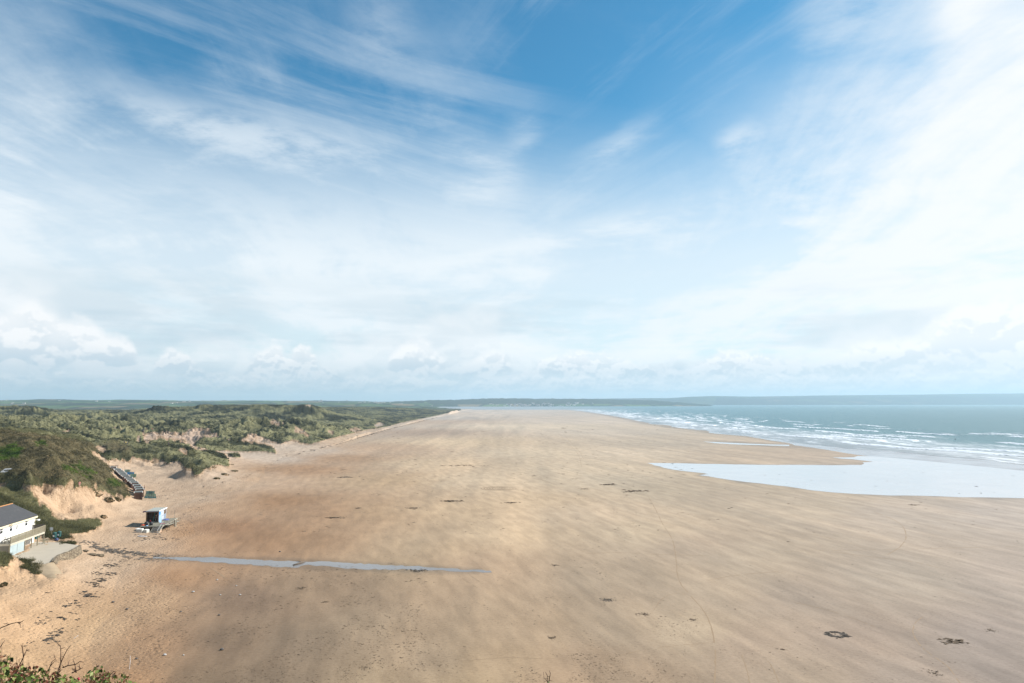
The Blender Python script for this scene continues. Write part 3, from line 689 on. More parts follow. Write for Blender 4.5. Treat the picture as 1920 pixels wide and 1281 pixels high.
def sample_dune(maskarr, n, ylo=100, yhi=3350, power=0.0):
    """random spots of the dunes where a mask holds"""
    jj, ii = np.nonzero(maskarr & (DY > ylo) & (DY < yhi))
    w = np.ones(len(jj)) if not power else DY[jj, ii] ** power
    k = RNG.choice(len(jj), n, p=w / w.sum())
    u = du[ii[k]] + (RNG.random(n) - .5) * (du[1] - du[0]); ly = np.log(dy_[jj[k]]) + (RNG.random(n) - .5) * .0063
    Y = np.exp(ly); X = u * Y
    return X, Y, interp_grid(DZ, X, Y)

def tufts(X, Y, Z, size, nb, lean=(.35, -.25), width=.16, tint0=None, spread=.5):
    """one mesh of leaning blades, nb per tuft: returns verts, tri faces, tint"""
    n = len(X); t = RNG.random((n, nb)) * 2 * np.pi; rr = RNG.random((n, nb)) ** .5
    s = size[:, None]
    bx = X[:, None] + np.cos(t) * rr * s * .35; by = Y[:, None] + np.sin(t) * rr * s * .35
    h = s * (.6 + .6 * RNG.random((n, nb)))
    tx = bx + (np.cos(t) * rr * spread + lean[0] + .2 * RNG.standard_normal((n, nb))) * h
    ty = by + (np.sin(t) * rr * spread + lean[1] + .2 * RNG.standard_normal((n, nb))) * h
    tz = Z[:, None] + h * (.75 + .25 * RNG.random((n, nb)))
    wa = RNG.random((n, nb)) * np.pi; w = s * width
    V = np.empty((n, nb, 3, 3)); zb = Z[:, None] - .12 * s
    V[..., 0, :] = np.stack([bx - np.cos(wa) * w, by - np.sin(wa) * w, zb + 0 * bx], -1)
    V[..., 1, :] = np.stack([bx + np.cos(wa) * w, by + np.sin(wa) * w, zb + 0 * bx], -1)
    V[..., 2, :] = np.stack([tx, ty, tz], -1)
    ti = (RNG.random((n, nb)) * .5 + .25) if tint0 is None else np.clip(tint0[:, None] + .12 * RNG.standard_normal((n, nb)), 0, 1)
    ti = np.repeat(ti[..., None], 3, -1)
    V = V.reshape(-1, 3); return V, np.arange(len(V)).reshape(-1, 3), ti.ravel()
def join(L):
    V = np.concatenate([a[0] for a in L]); k = 0; Fs = []
    for a in L: Fs.append(a[1] + k); k += len(a[0])
    return V, np.concatenate(Fs), np.concatenate([a[2] for a in L])

marr = dveg & ~dscr
def tnt(X, Y, lo=.12, hi=.92, s1=18, s2=5, seed=400):
    return np.clip(lo + (hi - lo) * (.52 + 1.5 * fbm(X / s1, Y / s1, 3, seed) + .5 * fbm(X / s2, Y / s2, 2, seed + 5)), 0, 1)
L = []
X, Y, Z = sample_dune(marr, 52000, 100, 300); L.append(tufts(X, Y, Z - .05, .30 + .42 * RNG.random(len(X)), 8, lean=(.55, -.4), tint0=np.clip(.42 + .85 * lush(X, Y), 0, 1), width=.075))
X, Y, Z = sample_dune(marr, 26000, 280, 700); L.append(tufts(X, Y, Z - .1, (.45 + .5 * RNG.random(len(X))) * np.sqrt(Y / 350), 7, lean=(.6, -.4), tint0=np.clip(lush(X, Y) * .85 + .02, 0, 1), width=.16))
X, Y, Z = sample_dune(marr, 9000, 650, 3300); L.append(tufts(X, Y, Z - .2, (.5 + .6 * RNG.random(len(X))) * (Y / 900) ** .5, 5, tint0=np.clip(lush(X, Y) * .7 - .05, 0, 1), width=.5, spread=.9))
V, Fq, ti = join(L)
tag(nmesh('marram_grass', V, Fq, M_marram, attrs={'tint': ti}, n=3), kind='stuff')

def clumps(X, Y, Z, size, nl, tint0, flat=.75, leaf=.22):
    """domes of leaf-like faces"""
    n = len(X); d = RNG.standard_normal((n, nl, 3)); d[..., 2] = np.abs(d[..., 2]); d /= np.linalg.norm(d, axis=-1, keepdims=True)
    r = (.55 + .5 * RNG.random((n, nl, 1))); s = size[:, None, None]
    c = np.stack([X, Y, Z], -1)[:, None, :] + d * r * s * np.array([1, 1, flat])
    a = RNG.standard_normal((n, nl, 3)); b = RNG.standard_normal((n, nl, 3))
    a = a - (a * d).sum(-1, keepdims=True) * d * .6; b = b - (b * d).sum(-1, keepdims=True) * d * .6
    a /= np.linalg.norm(a, axis=-1, keepdims=True); b /= np.linalg.norm(b, axis=-1, keepdims=True)
    q = s * leaf
    V = np.stack([c - a * q, c + b * q * .7, c + a * q], 2).reshape(-1, 3)
    ti = np.clip(tint0[:, None] + .16 * RNG.standard_normal((n, nl)), 0, 1); ti = np.repeat(ti[..., None], 3, -1)
    return V, np.arange(len(V)).reshape(-1, 3), ti.ravel()
X, Y, Z = sample_dune(dscr & ~dbri, 15000, 130, 330)
V, Fq, ti = clumps(X, Y, Z - .1, .45 + .55 * RNG.random(len(X)), 26, tnt(X, Y, .05, .85, 14, 4, 430))
tag(nmesh('thorn_scrub', V, Fq, M_scrubl, attrs={'tint': ti}, n=3), kind='stuff')
X, Y, Z = sample_dune(dbri, 2200, 130, 330)
V, Fq, ti = clumps(X, Y, Z - .1, .4 + .4 * RNG.random(len(X)), 26, tnt(X, Y, .2, .9, 8, 3, 440))
tag(nmesh('nettle_patch', V, Fq, M_nettle, attrs={'tint': ti}, n=3), kind='stuff')
# dark bushes dotted through the dunes behind
X, Y, Z = sample_dune(marr, 12000, 280, 2600)
k = lush(X, Y) < .30 - .1 * RNG.random(len(X)); X, Y, Z = X[k], Y[k], Z[k]
sz = (.6 + .9 * RNG.random(len(X))) * (Y / 500) ** .15
V, Fq, ti = clumps(X, Y, Z - .35 * sz, sz, 34, .15 + .4 * RNG.random(len(X)), .55, .22)
tag(nmesh('dune_scrub', V, Fq, leafmat('dark_leaves', (s2l(40, 45, 28, K), s2l(66, 72, 44, K), s2l(98, 102, 66, K)), .8, .1), attrs={'tint': ti}, n=3), kind='stuff')

# isolated clumps standing in open sand: things
def shrub(px, py, w, h, label, cat='grass clump', dry=.5, group=None, name='grass_clump', m=None):
    x, y, z = ground(px, py); s = w / 2 * y / F
    root = empty(name, (x, y, z), 0, label, cat, group)
    n = max(14, int(w * 2.6)); a = RNG.random(n) * 6.28; r = RNG.random(n) ** .5
    X = np.cos(a) * r * s; Y_ = np.sin(a) * r * s * 1.3
    Zr = interp_grid(DZ, X + x, Y_ + y) - z
    V, Fq, ti = tufts(X, Y_, np.maximum(Zr, -.3) + h * .35 * (1 - r * r), np.full(n, h * .55), 14, tint0=np.clip(dry + .2 * RNG.standard_normal(n), 0, 1), width=.10)
    nmesh('foliage', V, Fq, m or M_marram, root, attrs={'tint': ti}, n=3)
    mb = MB(); mb.lathe([(s * 1.0, -.3), (s * .85, h * .08), (s * .5, h * .3), (s * .05, h * .4)], n=14)
    mb.v = [(a_ * random.uniform(.85, 1.1), b_ * 1.2 * random.uniform(.85, 1.1), c_) for a_, b_, c_ in mb.v]
    mb.build('sand_mound', M_dune_soil, root, smooth=True)
    return root
M_dune_soil = plain('rooted_sand', s2l(150, 122, 90, K), .95, .3, 2, bump=.05)
for a in [(406,898,11,.9,'small round grass clump, left of the two low ones on open sand','grass clump',.35),(421,891,14,1.0,'low grass clump on open sand between two smaller ones','grass clump',.3),(440,884,12,.8,'grass clump nearest the strandline below the dune front','grass clump',.45),
 (401,877,8,.6,'little tuft of grass at the foot of the eroded dune front','grass clump',.4),(435,872,7,.5,'single faint tuft right of the dune front','grass clump',.55),(205,939,14,1.0,'dark green clump on sand below the scrub mound, left one','grass clump',.15),(220,938,12,1.1,'dark green clump on sand behind the brown end hut','grass clump',.1),
 (182,928,16,.7,'flat olive clump at the foot of the scrub mound','grass clump',.3),(194,970,12,.7,'small dark clump on the sand slope above the slipway bank','grass clump',.15),(6,1098,12,.6,'green tuft at the left edge on orange sand','grass clump',.3),(232,912,14,.9,'bright green clump between the scrub mound and the huts','grass clump',.6),(286,868,5,.5,'small tuft on the sand bowl beyond the huts','grass clump',.4)]:
    shrub(*a)

# ================================================================ BUILDING
M_white = plain('white_render', (.80, .80, .76), .8, .05, .6)
M_cream = plain('cream_trim', (.72, .66, .46), .7, .1)
M_slate, g = mat('slate_roof')
tc = g.n('ShaderNodeTexCoord').outputs['Object']
bk = g.n('ShaderNodeTexBrick', Vector=g.scale(tc, (1, 1.15, 1)), Scale=2.6); bk.inputs['Color1'].default_value = (.040, .041, .044, 1); bk.inputs['Color2'].default_value = (.062, .063, .066, 1); bk.inputs['Mortar'].default_value = (.05, .05, .055, 1)
bk.inputs['Mortar Size'].default_value = .03
g.set(g.b.inputs['Base Color'], g.mix(g.rng(g.noise(tc, .9, 5), .5, .75, 0, .35), bk.outputs[0], (.11, .105, .10))); g.b.inputs['Roughness'].default_value = .9
M_timber = plain('weathered_timber', (.27, .24, .17), .85, .3, 3)
M_timgrey = plain('grey_timber', (.30, .28, .23), .85, .3, 3)
M_darktim = plain('dark_timber', (.10, .085, .07), .9, .3, 2)
M_glass = plain('window_glass', (.03, .035, .04), .12, .2, 1, spec=.8)
M_upvc = plain('white_frame', (.78, .79, .80), .4, .03)
M_conc = plain('concrete', s2l(204, 192, 172, K), .9, .14, .35, bump=.02)
M_pale = plain('pale_blue_steel', (.42, .50, .52), .5, .1, 1.5)
M_rust = plain('rust', (.28, .12, .04), .9, .4, 6)
M_tile = plain('ridge_tile', (.42, .20, .08), .85, .3, 4)
Mb = Matrix(((BB[0], BA[0], 0, 0), (BB[1], BA[1], 0, 0), (0, 0, 1, 0), (0, 0, 0, 1)))    # local x inland, y along facade to the camera
bl = empty('beach_building', (BC[0], BC[1], 3.0), 0, 'white rendered building with slate roof and timber deck behind the slipway', 'building')
bl.matrix_world = Matrix.Translation((BC[0], BC[1], 3.0)) @ Mb @ Matrix.Identity(4)
def facade(px, py=None):
    """distance along the facade, and height over the plot, of an image spot"""
    a, b, c = ray(px, py if py else 990)
    n = BA; # solve C + t*BA = s*(a,b)
    det = a * -BA[1] + b * BA[0]
    s = (BC[0] * -BA[1] + BC[1] * BA[0]) / det
    X, Y = a * s, b * s
    return (X - BC[0]) * BA[0] + (Y - BC[1]) * BA[1], CAMZ + c * s - 3.0
LEN = 21.0; WID = 9.4; EAV = 5.4; RDG = 7.85
wins = []
for x0, x1, y0, y1 in ((46.5,52.2,977,986.5),(30.3,33.2,984,993.8),(17.5,23.8,987,997),(-1,5.8,992,1002)):
    tA, zb = facade((x0 + x1) / 2, y1); tB, zt = facade((x0 + x1) / 2, y0)
    w = abs(facade(x0, 990)[0] - facade(x1, 990)[0]) * (.9 if x1 - x0 > 4 else 1)
    wins.append((tA, max(w, .45), zb, zt))
wins.append((wins[-1][0] + 3.4, 1.2, wins[-1][2], wins[-1][3]))
# front wall with real openings: strips between and around the windows
mb = MB(); th = .25; cur = 0.0
for tc_, w, zb, zt in sorted(wins):
    a, b = tc_ - w / 2, tc_ + w / 2
    mb.box((0, cur, 0), (th, a, EAV)); mb.box((0, a, 0), (th, b, zb)); mb.box((0, a, zt), (th, b, EAV)); cur = b
mb.box((0, cur, 0), (th, LEN, EAV))
mb.box((WID - th, 0, 0), (WID, LEN, EAV))
for y0, y1 in ((0.002, th), (LEN - th, LEN - .002)):
    mb.add([(th, y0, 0), (WID - th, y0, 0), (WID - th, y0, EAV), (WID / 2, y0, RDG - .1), (th, y0, EAV), (th, y1, 0), (WID - th, y1, 0), (WID - th, y1, EAV), (WID / 2, y1, RDG - .1), (th, y1, EAV)],
           [(0, 1, 2, 3, 4), (9, 8, 7, 6, 5), (0, 5, 6, 1), (1, 6, 7, 2), (2, 7, 8, 3), (3, 8, 9, 4), (4, 9, 5, 0)])
wall = mb.build('wall', M_white, bl)
mb = MB(); oh = .25
for sx in (0, 1):
    xe = -oh if sx == 0 else WID + oh; ze = EAV - .12
    A0 = [(xe, -.3, ze + .12), (WID / 2, -.3, RDG), (WID / 2, LEN + .3, RDG), (xe, LEN + .3, ze + .12)]
    mb.add(A0 + [(x, y, z + .16) for x, y, z in A0], [(0, 1, 2, 3), (4, 5, 6, 7), (0, 1, 5, 4), (1, 2, 6, 5), (2, 3, 7, 6), (3, 0, 4, 7)])
roof = mb.build('roof', M_slate, bl)
MB().tube([(WID / 2, -.32, RDG + .15), (WID / 2, LEN + .3, RDG + .15)], .13, 6).build('ridge_tiles', M_tile, roof)
MB().box((-oh - .04, -.34, EAV - .34), (-oh + .05, LEN + .3, EAV - .05)).build('gutter', M_cream, roof)
MB().box((-oh, -.36, EAV - .36), (WID / 2, -.31, EAV - .15), Matrix(((1, 0, 0, 0), (0, 1, 0, 0), (.47, 0, 1, .21), (0, 0, 0, 1)))).build('verge_board', M_cream, roof)
MB().box((-.03, .02, 0), (-.004, .22, EAV)).build('corner_trim', M_cream, bl)
for tc_, w, zb, zt in sorted(wins):
    fr = MB(); a, b = tc_ - w / 2, tc_ + w / 2; q = .09
    fr.box((.03, a, zb), (.12, a + q, zt)).box((.03, b - q, zb), (.12, b, zt)).box((.03, a + q, zb), (.12, b - q, zb + q)).box((.03, a + q, zt - q), (.12, b - q, zt))
    if w > .8: fr.box((.035, a + q, zt - .38), (.115, b - q, zt - .30))
    fo = fr.build('window', M_upvc, bl)
    MB().box((.07, a + q, zb + q), (.09, b - q, zt - q)).build('pane', M_glass, fo)
    MB().box((-.10, a - .1, zb - .09), (.02, b + .1, zb - .005)).build('sill', M_upvc, fo)
# lamp bracket and floodlight
lt = MB().box((-.55, .15, EAV - .75), (-.02, .25, EAV - .66)).box((-.8, -.25, EAV - .95), (-.45, .35, EAV - .7)).build('floodlight', M_upvc, bl)
tA, zA = facade(13.5, 988)
MB().tube([(0, tA, zA), (-.35, tA - .1, zA + .2), (-.6, tA - .5, zA + .35)], .06).build('wall_bracket', M_rust, bl)
# roller door in the lower wall, pale garage doors at the deck front
ta = facade(59.5)[0]; tb = facade(50)[0]
d = MB(); 
for k in range(9): d.box((-.06 - .01 * (k % 2), ta, .1 + .24 * k), (-.008, tb, .1 + .24 * k + .225))
d.build('roller_door', plain('door_white', (.76, .75, .70), .5, .04), bl)
# the deck: local x negative is towards the sea
DK0 = -2.5; ZD = 2.35
def deckt(px): # where a spot of the deck's front edge lies
    a, b, c = ray(px, 1005); o = BC + BB * DK0; det = a * -BA[1] + b * BA[0]; s = (o[0] * -BA[1] + o[1] * BA[0]) / det
    return (a * s - BC[0]) * BA[0] + (b * s - BC[1]) * BA[1]
t_end = deckt(83); t_cam = deckt(20.3)
mb = MB(); n = int((t_cam - t_end) / .15)
for k in range(n):
    y0 = t_end + (t_cam - t_end) * k / n; mb.box((DK0, y0, ZD - .05), (-.01, y0 + (t_cam - t_end) / n - .012, ZD))
deck = mb.build('deck', M_timgrey, bl)
MB().box((DK0 - .06, t_end - .02, ZD - .36), (DK0 + .04, t_cam + .02, ZD + .0)).box((DK0, t_cam, ZD - .36), (-.01, t_cam + .05, ZD)).box((DK0, t_end - .05, ZD - .36), (-.01, t_end, ZD)).build('fascia_board', plain('pale_timber', (.46, .42, .34), .8, .15), deck)
posts_px = [83, 72, 61, 48.3, 20.3]
for i, p in enumerate(posts_px):
    tt = deckt(p)
    MB().box((DK0 + .04, tt - .08, -.3), (DK0 + .20, tt + .08, ZD - .05)).build('post', M_timber, bl)
rail_px = [84, 72.5, 61.5, 49, 35.5, 20.6]
rt = [deckt(p) for p in rail_px]
rl = MB(); HR = 1.25
for a in rt: rl.box((DK0 - .04, a - .05, ZD), (DK0 + .06, a + .05, ZD + HR))
rl.box((DK0 - .05, rt[0], ZD + HR), (DK0 + .08, rt[-1], ZD + HR + .06)); rl.box((DK0 - .02, rt[0], ZD + .10), (DK0 + .04, rt[-1], ZD + .16))
y = rt[0] + .1
while y < rt[-1]:
    rl.box((DK0 - .012, y, ZD + .16), (DK0 + .018, y + .085, ZD + HR)); y += .16
rl.build('railing', M_timber, deck)
er = MB()
for x in np.arange(DK0, 0, .95): er.box((x, t_cam - .08, ZD), (x + .08, t_cam, ZD + HR))
er.box((DK0, t_cam - .1, ZD + HR), (-.05, t_cam + .02, ZD + HR + .06))
er.build('end_railing', M_darktim, deck)
ef = MB()
for k, x in enumerate(np.arange(DK0, -.1, .3)): ef.box((x, t_end, ZD + .02), (x + .26, t_end + .04, ZD + 1.5))
ef.build('screen_fence', M_darktim, deck)
# store below the near end of the deck
st_ = MB()
for k in range(int((-DK0) / .2)): st_.box((DK0 + .2 * k, t_cam - .06 - .02 * (k % 2), -.3), (DK0 + .2 * k + .19, t_cam - .0, ZD - .37))
st_.build('store_wall', plain('store_cladding', (.17, .16, .135), .9, .3, 1.5), bl)
t48 = deckt(47.2); tm = (t48 + t_cam) / 2
for a, b in ((t48 + .1, tm - .03), (tm + .03, t_cam - .15)):
    dd_ = MB(); k = 0; y = a
    while y < b - .05:
        w = min(.2, b - y); dd_.box((DK0 + .07 - .05 * (k % 2), y, .04), (DK0 + .13, y + w - .004, ZD - .40)); y += w; k += 1
    dd_.box((DK0 + .0, a, ZD - .52), (DK0 + .06, b, ZD - .40)).box((DK0 + .0, a, .04), (DK0 + .06, b, .14))
    dd_.build('garage_door', M_pale, bl)

# picnic table on the deck's near end
def world_b(x, y, z): p = BC + BB * x + BA * y; return (float(p[0]), float(p[1]), 3.0 + z)
pt = empty('picnic_table', world_b(-1.3, t_cam - 1.4, ZD), math.atan2(BA[1], BA[0]), 'dark picnic table on the deck behind the end railing', 'table')
MB().box((-.9, -.38, .70), (.9, .38, .75)).build('tabletop', M_darktim, pt, bevel=.01)
for s in (-1, 1):
    MB().box((-.9, s * .72 - .13, .42), (.9, s * .72 + .13, .46)).build('bench_seat', M_darktim, pt)
    MB().tube([(s * .7, -.75, 0), (s * .7, -.3, .7)], .045).tube([(s * .7, .75, 0), (s * .7, .3, .7)], .045).box((s * .7 - .03, -.8, .38), (s * .7 + .03, .8, .42)).build('leg_frame', M_darktim, pt)

# slipway apron
slip = sheet('slipway', None, 3.0, M_conc, 1.5, .05, world=[at(a, b, 3.0)[:2] for a, b in [(-60,1060),(20,1043.5),(45,1034),(66,1016),(109,1017.5),(128,1020),(149,1023),(150,1025),(133,1033),(109,1042),(100,1053)]] + [at(a, b, 3.0)[:2] for a, b in [(84,1058),(62,1055),(50,1051),(30,1048)]])
for v in slip.data.vertices: v.co.z = 3.03
tag(slip, kind='structure')
head = [at(a, b, 3.03) for a, b in ((100,1053),(84,1058),(62,1055),(50,1051))]
toe_ = [ground(a, b) for a, b in ((122,1081),(104,1086),(84,1083),(66,1078))]
mb = MB(); rv = []
for k in range(4):
    f_ = k / 3
    for h_, t_ in zip(head, toe_):
        X_, Y_ = h_[0] + (t_[0] - h_[0]) * f_, h_[1] + (t_[1] - h_[1]) * f_
        rv.append((X_, Y_, max(h_[2] + (t_[2] - .1 - h_[2]) * f_, gz(X_, Y_) + .08 * (k < 3) - .1 * (k == 3))))
rv += [(x, y, z - 1.5) for x, y, z in rv]
mb.add(rv, [(4 * i + j, 4 * i + j + 1, 4 * i + j + 5, 4 * i + j + 4) for i in range(3) for j in range(3)] + [(a_, b_, b_ + 16, a_ + 16) for a_, b_ in ((0, 4), (4, 8), (8, 12), (12, 13), (13, 14), (14, 15), (3, 7), (7, 11), (11, 15))])
rm = mb.build('slipway_ramp', plain('sandy_concrete', s2l(178, 158, 130, K), .95, .25, .8), smooth=True); tag(rm, kind='structure')
# stone retaining wall
M_stone, g = mat('rough_stone')
P = g.n('ShaderNodeTexCoord').outputs['Object']
vv = g.n('ShaderNodeTexVoronoi', Vector=P, Scale=3.4); ve = g.n('ShaderNodeTexVoronoi', Vector=P, Scale=3.4, feature='DISTANCE_TO_EDGE')
cc = g.xyz(vv.outputs['Color'])[0]
g.set(g.b.inputs['Base Color'], g.mix(g.rng(ve.outputs['Distance'], .0, .06), (.10, .085, .06), g.mix(cc, s2l(120, 104, 84, K), s2l(178, 162, 136, K))))
g.set(g.b.inputs['Normal'], g.bump(g.rng(ve.outputs['Distance'], 0, .12), .8, .12)); g.b.inputs['Roughness'].default_value = .95
wp = [at(a, b, 3.1)[:2] for a, b in [(150.5,1023.5),(142,1028.5),(133,1033.5),(121,1038),(109,1042.5),(104,1047),(99.5,1053.5)]]
wp = densify(smooth_poly(wp, 1), .35)
wb = MB(); v = []; f = []
for i, p in enumerate(wp):
    a = wp[max(0, i - 1)]; b = wp[min(len(wp) - 1, i + 1)]; dx, dy = b[0] - a[0], b[1] - a[1]; L_ = math.hypot(dx, dy); nx, ny = dy / L_, -dx / L_
    if nx * 1 + ny * -1 < 0: nx, ny = -nx, -ny
    top = 3.22 + random.uniform(-.05, .07); bo = max(0, gz(p[0] + nx * 1.2, p[1] + ny * 1.2)) - .5
    j = random.uniform(-.08, .08)
    v += [(p[0] - nx * .3, p[1] - ny * .3, bo), (p[0] - nx * .3, p[1] - ny * .3, top), (p[0] + nx * .15, p[1] + ny * .15, top), (p[0] + nx * (.4 + j), p[1] + ny * (.4 + j), (top + bo) / 2 + .2), (p[0] + nx * (.65 + j), p[1] + ny * (.65 + j), bo)]
    if i:
        for k in range(4): f.append((5 * i - 5 + k, 5 * i - 4 + k, 5 * i + 1 + k, 5 * i + k))
f += [(0, 1, 2, 3, 4), tuple(len(v) - 1 - k for k in range(5))]
sw = wb.add(v, f).build('stone_wall', M_stone); tag(sw, 'rough stone retaining wall curving round the slipway edge', 'wall')

# bins, sign, handrail, skip beside the building
M_bin = plain('bin_green', (.02, .085, .085), .5, .15); M_binb = plain('bin_blue', (.03, .05, .12), .5, .15); M_lab = plain('white_sticker', (.75, .76, .78), .6, .02)
def litter_bin(px, py, label):
    x, y, z = ground(px, py); r = empty('litter_bin', (x, y, z), 0, label, 'bin', 'green litter bins on posts beside the slipway')
    MB().tube([(0, 0, -.2), (0, 0, .8)], .06).build('post', M_darktim, r)
    MB().lathe([(.30, .55), (.36, .6), (.38, 1.25), (.40, 1.27), (.40, 1.33), (.36, 1.35)], n=14).build('bin_body', M_bin, r, smooth=False)
    MB().lathe([(.42, 1.42), (.40, 1.55), (.22, 1.68), (.03, 1.72)], n=14).tube([(.36, 0, 1.33), (.38, 0, 1.46)], .03).tube([(-.36, 0, 1.33), (-.38, 0, 1.46)], .03).build('hood', M_bin, r, smooth=True)
    MB().box((-.15, -.41, .85), (.15, -.385, 1.15)).build('label_plate', M_lab, r)
    return r
litter_bin(102, 1013.5, 'green litter bin on a post, nearer the building'); litter_bin(110.5, 1011.5, 'green litter bin on a post, farther from the building')
x, y, z = ground(106, 1014)
bb = empty('refuse_sack', (x, y, z), 0, 'dark blue refuse sack slumped below the litter bins', 'sack')
MB().lathe([(.28, 0), (.42, .12), (.38, .35), (.2, .5), (.06, .58), (.1, .64)], n=10).build('bag', M_binb, bb, smooth=True)
x, y, z = ground(96, 1003)
sg = empty('notice_board', (x, y, z), .3, 'small white notice on a post in the grass by the bins', 'sign')
MB().box((-.05, -.05, -.2), (.05, .05, 1.5)).build('post', M_timber, sg); MB().box((-.28, -.08, .9), (.28, -.055, 1.55)).build('panel', M_lab, sg)
hr = MB(); a = at(84, 1012, 3.9); b = at(90, 1008.5, 4.1)
hr.tube([a, b], .05).tube([(a[0], a[1], a[2] - .4), (b[0], b[1], b[2] - .4)], .05)
for p in (a, b): hr.tube([(p[0], p[1], 2.7), p], .06)
tag(hr.build('handrail', M_timber), 'short timber handrail between the deck posts and the bins', 'handrail')
c = world_b(1.2, -2.6, 0)
sk = empty('waste_container', c, math.atan2(BA[1], BA[0]) + .1, 'dark green wheeled waste container beyond the building corner', 'waste container')
MB().prism([(-.9, 0.15), (.9, 0.15), (1.05, 1.2), (-1.05, 1.2)], -.6, .6, Matrix(((1, 0, 0, 0), (0, 0, 1, 0), (0, 1, 0, 0), (0, 0, 0, 1)))).build('container_body', M_bin, sk)
MB().box((-1.1, -.65, 1.21), (1.1, .65, 1.30)).build('lid', M_bin, sk, bevel=.03)
for sx in (-.75, .75):
    for sy_ in (-.45, .45): MB().tube([(sx, sy_ - .05, .08), (sx, sy_ + .05, .08)], .09, 10).build('wheel', M_darktim, sk)
c = world_b(-.9, -1.6, 0)
pl = empty('timber_pallet', c, .4, 'pale wooden pallet leaning by the waste container', 'pallet')
mb = MB()
for k in range(6): mb.box((-.5, -.6 + .21 * k, .12), (.5, -.6 + .21 * k + .14, .14))
for k in (-.5, -.05, .4): mb.box((k, -.6, 0), (k + .1, .6, .118))
mb.build('boards', plain('pallet_wood', (.42, .34, .22), .8, .2), pl)

# ================================================================ BEACH HUTS
M_brown = plain('brown_boards', (.085, .042, .030), .8, .25, 3); M_felt = plain('grey_felt', (.13, .145, .14), .9, .15, 1); M_trim = plain('white_paint', (.80, .80, .80), .6, .03)
M_blued = plain('blue_door', (.05, .20, .30), .6, .1); M_brd = plain('red_brown_boards', (.22, .07, .04), .8, .25, 3)
capL = [(200,220),(268,245),(312,265),(357,290),(398,315),(432,345),(463,375),(495,400),(530,435),(570,460),(625,490),(680,540),(705,575),(758,605),(798,640),(845,680),(895,750),(938,800),(912,865)]
capR = [(335,212),(410,240),(452,260),(497,280),(540,305),(577,330),(610,362),(650,390),(683,422),(722,450),(775,490),(833,525),(868,565),(918,600),(965,625),(1025,695),(1068,735),(1112,790),(1085,880)]
hc = []
for i, (l, r) in enumerate(zip(capL, capR)):
    f_ = 1 - i / 18; gzv = 1.0 + 3.0 * f_
    px = 190 + (l[0] + r[0]) / 2 / 14.233; py = 860 + (l[1] + r[1]) / 2 / 14.233
    X, Y, _ = at(px, py, gzv + 2.35); hc.append((X, Y, gzv))
hs = [hc[-1]]
for p in hc[::-1][1:]:
    if hs[-1][1] + 1.6 < p[1]: hs.append(p)
hc = hs[::-1]
def beach_hut(door):
    r = empty('beach_hut', (0, 0, 0))
    D, L, H = 1.05, 1.0, 2.2
    MB().box((-D + .35, -L, -.9), (D - .12, -L + .07, H)).box((-D + .35, L - .07, -.9), (D - .12, L - .002, H)).box((-D + .35, -L + .07, -.9), (-D + .42, L - .07, H)).build('wall', M_brown, r)
    dm = MB(); y = -L + .08
    while y < L - .09:
        w = min(.22, L - .08 - y); dm.box((D - .19 + .012 * (int(y * 10) % 2), y, 0), (D - .13, y + w - .005, H - .03)); y += w
    dm.build('door', door, r)
    MB().box((-D - .05, -L - .01, H + .002), (D + .02, L + .008, H + .09)).build('roof', M_felt, r)
    # brown partitions standing proud at front and back, each under a white cap
    MB().box((-D - .12, -L - .06, -.9), (-D + .34, -L + .05, H - .02)).box((D - .11, -L - .06, -.4), (D + .14, -L + .05, H - .02)).build('partition', M_brown, r)
    for x0_, x1_ in ((-D - .22, -D - .06), (D + .03, D + .20)):
        MB().box((x0_, -L - .28, H - .16), (x1_, -L + .26, H + .24)).build('cap_board', M_trim, r)
    return r
proto = [beach_hut(M_blued), beach_hut(M_brd), beach_hut(M_brown)]
DWORD = {0: 'blue', 1: 'red-brown', 2: 'brown'}
used_p = set(); nh = len(hc)
ordw = ['nearest', 'second', 'third', 'fourth', 'fifth', 'sixth', 'seventh', 'eighth', 'ninth', 'tenth', 'eleventh', 'twelfth', 'thirteenth', 'fourteenth', 'fifteenth', 'sixteenth', 'seventeenth', 'eighteenth', 'nineteenth']
pitches = []
for i in range(nh):
    a = hc[max(0, i - 1)]; b = hc[min(nh - 1, i + 1)]
    yaw = math.atan2(b[1] - a[1], b[0] - a[0]) + math.pi / 2
    j = nh - 1 - i; kind = 0 if j == 0 else (1 if j in (1, 5, 9) else (0 if j in (3, 12) else 2))
    if kind not in used_p: o = proto[kind]; used_p.add(kind)
    else: o = copy_tree(proto[kind])
    o.location = hc[i]; o.rotation_euler = (0, 0, yaw)
    gap = math.dist(hc[i][:2], hc[max(i - 1, 0)][:2] if i else hc[1][:2])
    o.scale = (1, min(1.9, max(.8, gap / 2.0)), 1)
    if j == 0: lab = 'nearest beach hut of the row, brown end wall facing the camera and blue door edge'
    elif j == nh - 1: lab = 'farthest beach hut of the row, at the foot of the scrub slope'
    else: lab = '%s beach hut from the near end of the row, grey roof with white cap boards' % ordw[j]
    tag(o, lab, 'beach hut', 'brown beach huts in a row below the dunes')
# timber ramp-fence at the far end
e = hc[0]
mb = MB()
for k in range(6): mb.box((-1.6 + .55 * k, 0, 0), (-1.5 + .55 * k, .1, 2.6))
mb.box((-1.6, .1, 2.3), (1.3, .15, 2.5)).box((-1.6, .1, 1.2), (1.3, .15, 1.4))
fo = mb.build('timber_fence', M_darktim); fo.location = (e[0], e[1] + 2.4, e[2]); tag(fo, 'dark timber fence closing the far end of the hut row', 'fence')

